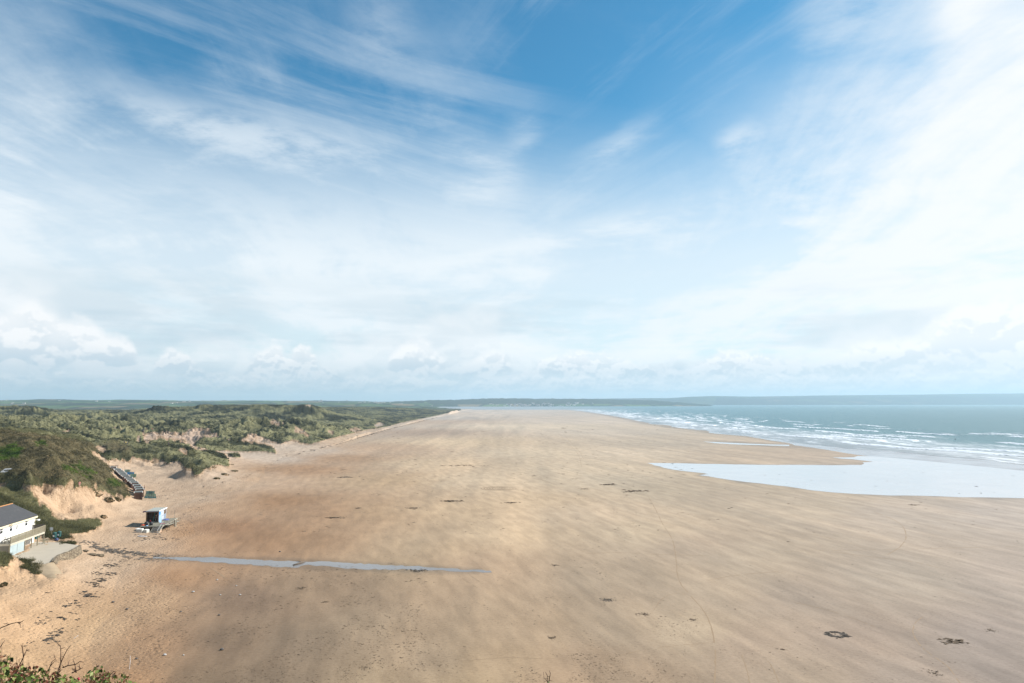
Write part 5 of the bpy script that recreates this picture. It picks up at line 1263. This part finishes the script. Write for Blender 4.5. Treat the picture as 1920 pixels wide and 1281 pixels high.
for a in [(1568,1190,42,'ring-shaped heap of dark seaweed at lower right',True),(1138,1125,26,'dark oval seaweed heap left of the long curved track'),(1206,1152,22,'seaweed heap just below and right of the dark oval one',False,False,.7),(1298,1162,12,'small seaweed heap beside the long curved track'),
 (565,1103,18,'seaweed smudge in the middle, below the log across the stream',False,True),(610,1129,12,'small dark smudge right below the stream\'s middle'),(785,1070,34,'tangle of weed lying in the stream near its right end',False,False,.8),(772,953,24,'dark seaweed patch on the upper middle beach'),(628,971,34,'faint dark streak of weed left of the middle',False,True,.6),(672,953,14,'small weed scrap left of the dark upper patch'),
 (648,895,26,'thin dark weed line near the double tyre track'),(1095,917,20,'weed scrap right of the ring drawing'),(1140,909,30,'brown weed streak beyond the ring drawing',False,True),(1190,921,50,'long brown weed streak right of the ring drawing',False,True,.7),(865,873,60,'broad brown weed streak far up the middle of the beach',False,True,.6),(845,940,44,'brown weed stain left below the ring drawing',False,True,.5),(955,943,30,'brown weed patch right below the ring drawing',False,True,.5),
 (683,1252,20,'dim weed patch at the bottom centre left',False,True,.6),(1790,1203,60,'scattered tangle of weed at the far lower right',False,True,.6),(1857,1182,16,'small dark weed scrap at the lower right edge'),(1035,1196,16,'dark scrap above the leafy sprig'),(1750,1262,30,'loose weed patch near the bottom right corner',False,True,.5),(1040,1060,14,'small dark scrap right of the stream\'s end'),(1468,1218,8,'tiny dark lump left of the lone track'),(1478,1016,5,'tiny dark lump on the right-hand beach'),(1727,942,6,'tiny dark object just below the tidal pool'),(1714,947,18,'thin weed scrap below the tidal pool')]:
    weed_clump(*a)
# stones
M_peb = plain('grey_stone', (.42, .42, .42), .8, .3, 12); M_pebd = plain('dark_stone', (.10, .09, .085), .8, .3, 12)
def stone(px, py, d, label, m):
    x, y, _ = at(px, py); bm = bmesh.new(); bmesh.ops.create_icosphere(bm, subdivisions=2, radius=d)
    for v in bm.verts: v.co = Vector((v.co.x * 1.2, v.co.y * .9, v.co.z * .7)) * random.uniform(.85, 1.12)
    me = bpy.data.meshes.new('stone'); bm.to_mesh(me); bm.free(); me.materials.append(m); o = bpy.data.objects.new('stone', me); COL.objects.link(o); o.location = (x, y, d * .45)
    tag(o, label, 'stone', 'stones strewn on the lower left beach')
for a in [(362,1110.5,.20,'pale stone with dark top on the brown band below the stream',M_peb),(450,1116,.15,'pale stone, middle of three below the stream\'s left part',M_peb),(443,1099,.13,'small pale stone above the middle one of three',M_peb),(413,1116,.13,'small stone left of the middle pale one',M_peb),(407,1088,.16,'grey stone highest of the scatter below the stream',M_peb),(309,1229,.20,'grey stone near the driftwood stick at the bottom left',M_peb),(416,1219,.22,'dark stone at the bottom left of the damp sand',M_pebd),(411,1154,.17,'dark stone halfway down the damp sand',M_pebd),(339,1148,.15,'brown stone left of the dark halfway one',M_pebd),(212,1130,.22,'black stone beside the strandline',M_pebd),(238,1143,.2,'black lump right of the strandline',M_pebd),(256,1236,.14,'dark stone close to the white stick',M_pebd),(525,1035,.2,'lone dark stone above the stream',M_pebd),(344,1229,.1,'tiny stone right of the grey one at bottom left',M_peb)]:
    stone(*a)
M_drift = plain('driftwood', (.13, .10, .075), .9, .3, 4)
x, y, _ = at(563, 1057); lg = MB().tube([(-.9, -1.6, .1), (-.2, -.4, .14), (.25, .5, .13), (.5, 1.7, .1)], [.12, .15, .14, .08], 8).tube([(.25, .5, .13), (-1.3, 1.9, .1)], [.07, .03], 6).build('driftwood_log', M_drift, smooth=True); lg.location = (x, y, 0); tag(lg, 'forked driftwood log lying across the stream', 'log')
x, y, z = ground(382, 912); l2 = MB().tube([(-1.6, 4.5, .08), (-.4, 1.8, .1), (.3, -.6, .1), (1.6, -3.2, .05)], [.05, .09, .1, .05], 7).build('driftwood_branch', M_drift, smooth=True); l2.location = (x, y, z); tag(l2, 'long thin driftwood branch on the sand right of the huts', 'branch')
x, y, z = ground(88, 1112); l3 = MB().tube([(-1.0, .3, .05), (-.2, 0, .08), (.9, -.2, .04)], [.04, .06, .02], 6).build('driftwood_stick', M_drift); l3.location = (x, y, z); tag(l3, 'brown driftwood stick on the pale sand at left', 'stick')
# rocks at the slipway's foot
for i, (px, py, d, l) in enumerate([(172,1041,.55,'flat brown rock at the head of the stream, left one'),(186,1042.5,.6,'flat brown rock right of the left one at the stream head'),(160,1034,.4,'rock at the tip of the stone wall')]):
    x, y, z = ground(px, py); bm = bmesh.new(); bmesh.ops.create_icosphere(bm, subdivisions=3, radius=d)
    for v in bm.verts: n_ = 1 + .3 * float(perlin(np.array([v.co.x * 2 / d + 9 * i]), np.array([v.co.y * 2 / d + v.co.z * 3 / d]))[0]); v.co = Vector((v.co.x * 1.8 * n_, v.co.y * n_, v.co.z * .5 * n_))
    me = bpy.data.meshes.new('rock'); bm.to_mesh(me); bm.free(); me.materials.append(M_stone); o = bpy.data.objects.new('rock', me); COL.objects.link(o); o.location = (x, y, z + .1); tag(o, l, 'rock', 'rocks at the stream head')

# ================================================================ FAR HOUSES
M_hw = plain('house_render', (.78, .76, .72), .8, .1); M_hr = plain('house_roof', (.16, .13, .12), .9, .2)
def hz_(H, px, depth):
    pxs, X, Y, Z = H; j = int(np.clip(np.searchsorted(pxs, px), 0, len(pxs) - 1)); i = int(depth * 69); return X[i, j], Y[i, j], Z[i, j]
proto_h = empty('far_house', (0, 0, 0))
MB().box((-7, -4, -3), (7, 4, 5.5)).build('wall', M_hw, proto_h)
MB().add([(-7.4, -4.4, 5.2), (7.4, -4.4, 5.2), (7.4, 4.4, 5.2), (-7.4, 4.4, 5.2), (-7.4, 0, 8.6), (7.4, 0, 8.6)], [(0, 1, 5, 4), (2, 3, 4, 5), (0, 4, 3), (1, 2, 5), (0, 3, 2, 1)]).build('roof', M_hr, proto_h)
spots = []
for k in range(54):
    px = random.choice([random.gauss(1045, 32), random.gauss(985, 20), random.uniform(900, 1120)]); spots.append((HB, px, random.uniform(.02, .22), 0))
for k in range(34): px = random.choice([random.gauss(720, 50), random.uniform(600, 850)]); spots.append((HA, px, random.uniform(.35, .85), 1))
for k in range(16): spots.append((HA, random.choice([random.gauss(15, 10), random.gauss(330, 14), random.uniform(0, 500)]), random.uniform(.25, .7), 2))
LBL = ['pale house in the town along the far shore below the wooded ridge', 'pale house scattered on the far rise behind the end of the dunes', 'small pale farmhouse among the far fields beyond the left dunes']
GRP = ['town houses on the far shore', 'houses on the far rise behind the dunes', 'farmhouses among the far left fields']
for i, (H, px, dp, gk) in enumerate(spots):
    o = proto_h if i == 0 else copy_tree(proto_h)
    X_, Y_, Z_h = hz_(H, px, dp); o.location = (X_, Y_, Z_h); s = random.uniform(.55, .95) * (1 if gk else 1.3); o.scale = (s * random.uniform(.9, 1.8), s, s); o.rotation_euler = (0, 0, random.uniform(-.5, .5))
    tag(o, LBL[gk], 'house', GRP[gk])

# ================================================================ THE BRAMBLES AT OUR FEET
M_bl = leafmat('bramble_leaf', (s2l(58, 64, 34, K), s2l(116, 140, 66, K), s2l(200, 206, 130, K)), .45, .3)
M_stem = plain('bramble_stem', s2l(104, 74, 58, K), .7, .3, 20); M_berry = plain('berry', (.30, .012, .035), .3, .3, 30); M_dead = leafmat('dead_leaf', (s2l(104, 50, 42, K), s2l(150, 104, 78, K), s2l(214, 184, 150, K)), .8, .2)
def leaves(C, size, tint, up=.5):
    """pointed folded leaves: 4 verts each, two tris sharing the midrib"""
    n = len(C); d = RNG.standard_normal((n, 3)); d /= np.linalg.norm(d, axis=1, keepdims=True)
    nr = RNG.standard_normal((n, 3)) * .8 + np.array([.2, -.3, 1]) * up * 2; s = np.cross(d, nr); s /= np.linalg.norm(s, axis=1, keepdims=True); u = np.cross(s, d)
    L_ = size[:, None]
    V = np.stack([C - d * L_ * .5, C - d * L_ * .05 + s * L_ * .33 + u * L_ * .08, C + d * L_ * .55, C - d * L_ * .05 - s * L_ * .33 + u * L_ * .08], 1).reshape(-1, 3)
    k = np.arange(n)[:, None] * 4
    Fx = np.concatenate([k + np.array([[0, 1, 2]]), k + np.array([[0, 2, 3]])]); return V, Fx, np.repeat(tint, 4)
def bramble(name, label, D0, outline, nleaf, nstem, stems, base=1.2, seed=1, nb=60):
    """a bush whose silhouette top follows outline (image px, py) at distance D0"""
    rs = random.Random(seed)
    ox = [p[0] for p in outline]; oy = [p[1] for p in outline]
    cxp = (ox[0] + ox[-1]) / 2; a, b, c = ray(cxp, 1281); x0, y0 = a / b * D0, D0; zb = head_z(x0, y0)
    root = empty(name, (x0, y0, zb), 0, label, 'bush')
    def spot(px, py, D): a, b, c = ray(px, py); t_ = D / b; return np.array([a * t_ - x0, D - y0, CAMZ + c * t_ - zb])
    C = []; 
    while len(C) < nleaf:
        px = rs.uniform(ox[0], ox[-1]); top = np.interp(px, ox, oy); py = top + (1420 - top) * rs.random() ** 1.3
        e_ = py - top - 9 * math.sin(px * .55) - 6 * math.sin(px * 1.3 + 2)
        if e_ < 0 or (e_ < 24 and rs.random() < .62): continue
        C.append(spot(px, py, D0 + rs.uniform(-.7, .7)))
    C = np.array(C); n = len(C)
    k = RNG.random(n) < .38
    V, Fx, ti = leaves(C[k], RNG.uniform(.022, .05, k.sum()), np.clip(RNG.normal(.42, .25, k.sum()), 0, 1)); nmesh('foliage', V, Fx, M_bl, root, attrs={'tint': ti}, n=3)
    V, Fx, ti = leaves(C[~k], RNG.uniform(.014, .034, (~k).sum()), np.clip(RNG.normal(.4, .3, (~k).sum()), 0, 1)); nmesh('dry_leaves', V, Fx, M_dead, root, attrs={'tint': ti}, n=3)
    mb = MB()
    for i in range(nstem):
        px = rs.uniform(ox[0], ox[-1]); top = np.interp(px, ox, oy); p1 = spot(px + rs.uniform(-14, 14), top + rs.uniform(-9, 30), D0 + rs.uniform(-.5, .5)); p0 = spot(px + rs.uniform(-40, 40), 1400, D0 + rs.uniform(-.2, .2)); p0[2] = min(p0[2], .3)
        mid = (p0 + p1) / 2 + np.array([rs.uniform(-.12, .12), rs.uniform(-.1, .1), .05]); mb.tube([tuple(p0), tuple(mid), tuple(p1)], [.005, .0032, .0012], 4)
    mb.build('stems', M_stem, root)
    for pts in stems[:]:
        q = [spot(px, py, D0 - .1) for px, py in pts]; m_ = MB(); m_.tube([tuple(p) for p in q], list(np.linspace(.0045, .0018, len(q))), 6)
        for _ in range(3):
            i = rs.randrange(len(q) - 1); f_ = rs.random(); p = q[i] * (1 - f_) + q[i + 1] * f_; e_ = p + np.array([rs.uniform(-.04, .04), rs.uniform(-.03, .03), rs.uniform(-.01, .04)]); m_.tube([tuple(p), tuple(e_)], [.003, .0015], 4)
        m_.build('bare_stem', M_stem, root)
    r_ = .0115; b0 = MB().lathe([(r_ * .3, -r_), (r_ * .9, -r_ * .4), (r_, 0), (r_ * .8, r_ * .6), (r_ * .2, r_)], n=7).build('berry', M_berry, root, smooth=True)
    for i in range(nb):
        p = C[rs.randrange(n)] + np.array([0, -.25, .02]); o = b0 if i == 0 else b0.copy()
        if i: COL.objects.link(o); o.parent = root
        o.location = p; o.scale = (rs.uniform(.7, 1.25),) * 3
    return root
bramble('bramble_bush', 'tangled bramble bush with green leaves and red berries, bottom left corner', 5.4, [(-160,1210),(-40,1222),(5,1222),(14,1230),(26,1240),(40,1246),(52,1252),(62,1247),(75,1252),(88,1260),(105,1262),(120,1266),(135,1271),(150,1278)], 11000, 150,
    [[(30,1262),(38,1245),(46,1228),(51,1216)],[(42,1250),(44,1230),(42,1214),(43,1206)],[(105,1275),(110,1254),(118,1234),(126,1218),(133,1210)],[(112,1260),(114,1240),(114,1220),(113,1210)],[(118,1252),(128,1248),(142,1246),(150,1240),(157,1242)],[(135,1262),(148,1256),(156,1252)],[(-8,1182),(5,1176),(20,1170),(32,1167),(38,1170),(38,1177)],[(-6,1220),(2,1212),(5,1206)],[(82,1270),(92,1254),(98,1240),(104,1236)],[(143,1262),(141,1250),(140,1244)]], seed=3, nb=70)
bramble('bramble_bush', 'low bramble bush with ripe berries right of the bigger tangle', 5.9, [(150,1290),(158,1268),(168,1258),(178,1252),(188,1249),(196,1256),(208,1264),(218,1262),(228,1262),(240,1268),(250,1276),(262,1292)], 3600, 60, [[(170,1278),(172,1262),(178,1252),(186,1248)],[(200,1280),(206,1266),(214,1258)]], seed=5, nb=55)
bramble('leafy_sprig', 'tip of a green leafy sprig at the bottom edge, right of centre', 6.2, [(1018,1300),(1022,1276),(1025,1266),(1029,1262),(1032,1268),(1034,1278),(1040,1290)], 150, 8, [[(1027,1300),(1027,1280),(1026,1266)],[(1028,1284),(1031,1268),(1032,1262)]], seed=8, nb=2)
x, y, z = at(242.3, 1252, 0); 
for o_, px, py, l in ((0, 242.5, 1255, 'white driftwood stick upright in the sand near the brambles'), (1, 138, 1201, 'short white stick lying on the sand above the brambles')):
    x, y, _ = at(px, py); o = MB().tube([(0, 0, 0), (.05, .02, .5 + .35 * (1 - o_)), (0, .05, 1.0 * (1 - o_) + .55)], [.03, .03, .02], 6).build('white_stick', M_lab); o.location = (x, y, max(0, gz(x, y)))
    if o_: o.rotation_euler = (-1.0, 0, -.8)
    tag(o, l, 'stick')

# ---------------------------------------------------------------- light and air
SUN_AZ, SUN_EL = 72.0, 37.0
sd = bpy.data.lights.new('sun', 'SUN'); sd.energy = 4.2; sd.angle = R(.6); sd.color = (1, .945, .87)
so = bpy.data.objects.new('sun', sd); COL.objects.link(so)
dirv = Vector((math.sin(R(SUN_AZ)) * math.cos(R(SUN_EL)), math.cos(R(SUN_AZ)) * math.cos(R(SUN_EL)), math.sin(R(SUN_EL))))
so.rotation_euler = dirv.to_track_quat('Z', 'Y').to_euler()
so.location = (60, -40, 120)

W = bpy.data.worlds.new('World'); SC.world = W; W.use_nodes = True
t = W.node_tree; t.nodes.clear(); g = N(t)
wo = t.nodes.new('ShaderNodeOutputWorld'); bg = t.nodes.new('ShaderNodeBackground'); t.links.new(bg.outputs[0], wo.inputs[0])
sky = g.n('ShaderNodeTexSky', sky_type='NISHITA'); sky.sun_disc = False; sky.sun_elevation = R(SUN_EL); sky.sun_rotation = R(SUN_AZ)
sky.air_density = 1.0; sky.dust_density = .6; sky.ozone_density = 2.0
g.dims = '2D'
D = g.n('ShaderNodeTexCoord').outputs['Generated']
dx, dy, dz = g.xyz(D)[0], g.xyz(D)[1], g.xyz(D)[2]
az = g.m('ARCTAN2', dx, dy)                                   # radians right of the view
hz = g.m('SQRT', g.add(g.mul(dx, dx), g.mul(dy, dy)))
el = g.m('ARCTAN2', dz, hz)
def ae(px, py):
    a, b, c = ray(px, py); return math.atan2(a, b), math.atan2(c, math.hypot(a, b))
def curve(x, pts, lo, hi):
    """piecewise curve of x, returns value"""
    nd = g.t.nodes.new('ShaderNodeFloatCurve'); cu = nd.mapping.curves[0]
    x0, x1 = pts[0][0], pts[-1][0]
    g.set(nd.inputs['Value'], g.rng(x, x0, x1, 0, 1, smooth=False))
    P = [((a - x0) / (x1 - x0), (b - lo) / (hi - lo)) for a, b in pts]
    cu.points[0].location = P[0]; cu.points[1].location = P[-1]
    for p in P[1:-1]: cu.points.new(*p)
    nd.mapping.update()
    return g.add(g.mul(nd.outputs[0], hi - lo), lo)
# clear sky
S = 0.105
base = g.mix(1.0, sky.outputs[0], (S * .42, S * 1.15, S * 1.30), 'MULTIPLY')
right = g.rng(az, ae(1100, 0)[0], ae(1850, 0)[0])
# planar cloud-sheet coordinates: the streaks lie along the coast and fan out overhead
inv = g.m('DIVIDE', 1.0, g.m('MAXIMUM', g.add(dz, .10), .03))
X = g.mul(dx, inv); Y = g.mul(dy, inv)
wv = g.noise(g.vec(X, Y), .5, 2, .4, col=True); wx, wy = g.xyz(wv)[0], g.xyz(wv)[1]
Xw = g.add(X, g.mul(g.sub(wx, .5), .8)); Yw = g.add(Y, g.mul(g.sub(wy, .5), .8))
# fine hairs: left of the view they run one way, right of it the other
c1 = g.noise(g.scale(g.vec(Xw, Yw), (1.3, .30, 1), R(4)), 1.2, 8, .60)
c2 = g.noise(g.scale(g.vec(Xw, Yw), (3.0, .75, 1), R(-12)), 1.8, 8, .66)
c3 = g.noise(g.vec(X, Y), .45, 4, .5)
c4 = g.noise(g.scale(g.vec(Xw, Yw), (1.0, 1.4, 1), R(30)), 2.6, 8, .66)
veil_top = curve(az, [(-1.2,.30),(ae(0,100)[0],ae(0,85)[1]),(ae(200,0)[0],ae(200,225)[1]),(ae(400,0)[0],ae(400,275)[1]),(ae(700,0)[0],ae(700,350)[1]),(ae(960,0)[0],ae(960,345)[1]),(ae(1150,0)[0],ae(1150,340)[1]),(ae(1280,0)[0],ae(1280,330)[1]),(ae(1400,0)[0],ae(1400,230)[1]),(ae(1550,0)[0],ae(1550,110)[1]),(ae(1700,0)[0],ae(1700,0)[1]),(ae(1919,0)[0],.72),(1.3,.75)], 0, .8)
rel = g.sub(veil_top, el)                                     # >0 inside the veil
strk = g.add(g.mul(g.sub(c1, .5), .24), g.add(g.mul(g.sub(c4, .5), .10), g.mul(g.sub(c3, .5), .25)))
depth_ = g.add(rel, strk)
v1 = g.rng(depth_, -.12, .22)
tex = g.add(g.mul(c1, .44), g.add(g.mul(c2, .26), g.mul(c4, .30)))
veil = g.mul(v1, g.rng(tex, .36, .58, .74, .98))
low = g.rng(el, .44, .17)
veil = g.m('MAXIMUM', veil, g.mul(low, g.rng(g.add(tex, g.mul(g.sub(c3, .5), .5)), .34, .56, .76, .98)))
PV = g.vec(Xw, Yw)
hair = g.noise(g.lay(PV, 36, .45, 3.2), 1.3, 8, .64)
hair2 = g.noise(g.lay(g.vec(X, Y), 118, .6, 3.6), 1.2, 8, .64)
thin = g.mul(g.rng(g.add(tex, g.mul(g.sub(c3, .5), .5)), .50, .74, 0, .40), g.rng(el, .62, .30, .12, 1))
veil = g.m('MAXIMUM', veil, thin)
veil = g.m('MAXIMUM', veil, g.mul(g.mul(right, g.rng(el, .52, .30)), g.rng(tex, .38, .58, .66, .98)))
# separate long streaks
def streak(p0, p1, w, amt, prev):
    a0, e0 = ae(*p0); a1, e1 = ae(*p1); L = math.hypot(a1 - a0, e1 - e0); ux, uy = (a1 - a0) / L, (e1 - e0) / L
    ra = g.sub(az, a0); re = g.sub(el, e0)
    t_ = g.add(g.mul(ra, ux / L), g.mul(re, uy / L)); n_ = g.m('ABSOLUTE', g.add(g.add(g.mul(ra, -uy), g.mul(re, ux)), g.mul(g.sub(c4, .5), w * 2.2)))
    k = g.mul(g.rng(n_, w * 1.5, 0), g.mul(g.rng(t_, -.15, .4), g.rng(t_, 1.2, .55)))
    return g.add(prev, g.mul(g.sub(1.0, prev), g.mul(k, g.rng(c4, .32, .62, amt * .25, amt))))
cir = g.mix(right, (.875, .94, .985), (.95, .975, .99))
cir = g.mix(g.rng(el, .36, .62, 0, .35), cir, g.mix(right, (.60, .80, .95), (.84, .92, .975)))
colr = g.mix(g.m('MINIMUM', veil, 1.0), base, cir)
over = g.mul(g.add(g.mul(g.rng(hair, .48, .74, 0, .20), g.rng(az, .25, -.1)), g.mul(g.rng(hair2, .50, .74, 0, .36), g.rng(az, -.15, .12))), g.mul(g.rng(c3, .36, .58, .25, 1), g.mul(g.rng(el, .10, .2), g.rng(el, .66, .46, .25, 1))))
for a in [((700,518),(1030,448),.010,.7),((930,470),(1350,380),.020,.7),((1060,330),(1230,225),.022,.4),((820,255),(980,350),.035,.45),((930,360),(1010,190),.024,.3),((100,170),(760,290),.030,.5),((640,60),(770,0),.05,.22),((1340,280),(1420,235),.02,.5),((1240,562),(1780,512),.014,.9),((1100,590),(1500,575),.012,.7),((1480,60),(1700,-40),.04,.3)]:
    over = streak(*a, over)
colr = g.mix(over, colr, g.mix(right, (.86, .93, .98), (.95, .975, .99)))
# low sky: soft grey-blue layers, then heaped white cumulus
E = el; A = az
edark = g.mul(g.rng(E, .19, .125), g.mul(g.rng(E, .07, .11), g.mul(g.rng(A, -.78, -.6), g.rng(A, -.28, -.42))))
colr = g.mix(g.mul(edark, g.rng(g.noise(g.vec(g.mul(A, 6), g.mul(E, 16)), 1.0, 6, .55), .36, .56, 0, .6)), colr, (.60, .72, .80))
lay = g.noise(g.vec(g.mul(A, 2.6), g.mul(E, 20)), 1.0, 7, .58)
lays = g.mul(g.rng(E, .20, .09), g.rng(lay, .40, .64, 0, .7))
grey = g.mix(right, (.55, .69, .785), (.69, .80, .875))
colr = g.mix(lays, colr, grey)
colr = g.mix(g.rng(E, .085, .0, 0, .9), colr, g.mix(right, (.46, .635, .745), (.54, .69, .80)))
lay2 = g.noise(g.vec(g.mul(A, 9), g.mul(E, 75)), 1.0, 6, .6)
colr = g.mix(g.mul(g.rng(lay2, .5, .68, 0, .45), g.mul(g.rng(E, .085, .05), g.rng(E, .0, .02))), colr, (.80, .88, .93))
def puff(sc, seed, off):
    v = g.vec(g.add(g.mul(A, sc), seed), g.mul(E, sc * 1.3)); v2 = g.vec(g.add(g.mul(A, sc), seed - .05), g.mul(g.add(E, off), sc * 1.3))
    def one(q):
        n = g.noise(q, 1.0, 5, .46); b_ = g.noise(q, 1.9, 2, .5)
        return g.sub(n, g.mul(g.m('ABSOLUTE', g.sub(b_, .5)), .42))
    return one(v), one(v2)
def prof_curve(pts, ref=755):
    return curve(A, [(ae(x, 600)[0], ae(960, y)[1] if True else 0) for x, y in pts], -.02, .2)
def bank(sc, seed, off, topc, base_py, amt, h, gain, lo=.25):
    """heaped clouds: soft bases at base_py, tops following topc"""
    global colr
    n0, n1 = puff(sc, seed, off)
    tp = prof_curve(topc); bs = ae(960, base_py)[1]
    dd = g.add(g.m('DIVIDE', g.sub(tp, E), h), g.mul(g.sub(n0, .40), gain))
    dens = g.mul(g.rng(dd, -.1, 1.1, 0, amt), g.rng(g.add(E, g.mul(g.sub(n0, .42), .03)), bs - .016, bs + .014))
    lit = g.rng(g.sub(n0, n1), -.065, .055)
    hgt = g.rng(E, bs - .004, bs + .042)
    rimb = g.rng(dd, 2.4, .2, 0, .5)
    f = g.m('MINIMUM', g.add(g.add(g.mul(lit, .42), g.mul(hgt, .62)), g.mul(rimb, g.mul(hgt, .6))), 1.0)
    sh = g.mix(right, (.52, .66, .765), (.66, .775, .86))
    colr = g.mix(dens, colr, g.mix(f, sh, (1.0, 1.01, 1.02)))
bank(9, 21.3, .014, [(-300,600),(0,570),(200,630),(420,660),(600,650),(760,620),(880,600),(1000,620),(1120,650),(1260,640),(1450,655),(1650,630),(1800,580),(1919,570),(2300,600)], 725, .45, .034, 3.0)
bank(19, 11.3, .008, [(-300,660),(0,612),(60,600),(110,618),(150,606),(200,640),(240,650),(270,700),(330,740),(480,740),(700,720),(740,660),(800,640),(860,672),(930,655),(980,690),(1030,680),(1090,664),(1140,700),(1230,685),(1330,672),(1440,660),(1540,680),(1600,650),(1700,645),(1760,620),(1860,590),(1919,595),(2300,640)], 702, .97, .018, 2.2)
bank(34, 3.1, .005, [(-300,720),(240,720),(300,675),(335,664),(365,690),(440,712),(475,680),(520,652),(545,672),(565,648),(600,680),(650,700),(760,715),(960,700),(1060,662),(1150,668),(1250,690),(1380,660),(1500,690),(1700,690),(1919,690),(2300,700)], 708, .85, .011, 2.8)
bank(44, 8.1, .004, [(-300,715),(200,712),(300,722),(420,706),(560,716),(700,705),(900,712),(1050,704),(1200,710),(1400,702),(1600,708),(1919,704),(2300,710)], 734, .5, .008, 2.8)
below = g.rng(el, -.01, -.03)
colr = g.mix(below, colr, (.35, .38, .38))
t.links.new(colr, bg.inputs[0]); bg.inputs[1].default_value = .55
W.cycles.sampling_method = 'NONE'

hb = MB(); hb.box((-9500, -80, -6), (13500, 14500, 215))
hm = bpy.data.materials.new('haze_air'); hm.use_nodes = True; hm.node_tree.nodes.clear()
ho = hm.node_tree.nodes.new('ShaderNodeOutputMaterial'); hv = hm.node_tree.nodes.new('ShaderNodeVolumePrincipled')
hv.inputs['Color'].default_value = (.54, .74, .88, 1); hv.inputs['Density'].default_value = 9e-5; hv.inputs['Anisotropy'].default_value = .2
hm.node_tree.links.new(hv.outputs[0], ho.inputs['Volume'])
haze = hb.build('haze', hm); tag(haze, kind='stuff')

SC.view_settings.view_transform = 'Standard'; SC.view_settings.look = 'None'
SC.view_settings.exposure = .9; SC.view_settings.gamma = 1
SC.cycles.max_bounces = 5; SC.cycles.diffuse_bounces = 2; SC.cycles.glossy_bounces = 2; SC.cycles.volume_bounces = 1
SC.cycles.transparent_max_bounces = 6; SC.cycles.caustics_reflective = False; SC.cycles.caustics_refractive = False
SC.cycles.use_denoising = True
SC.cycles.use_adaptive_sampling = False
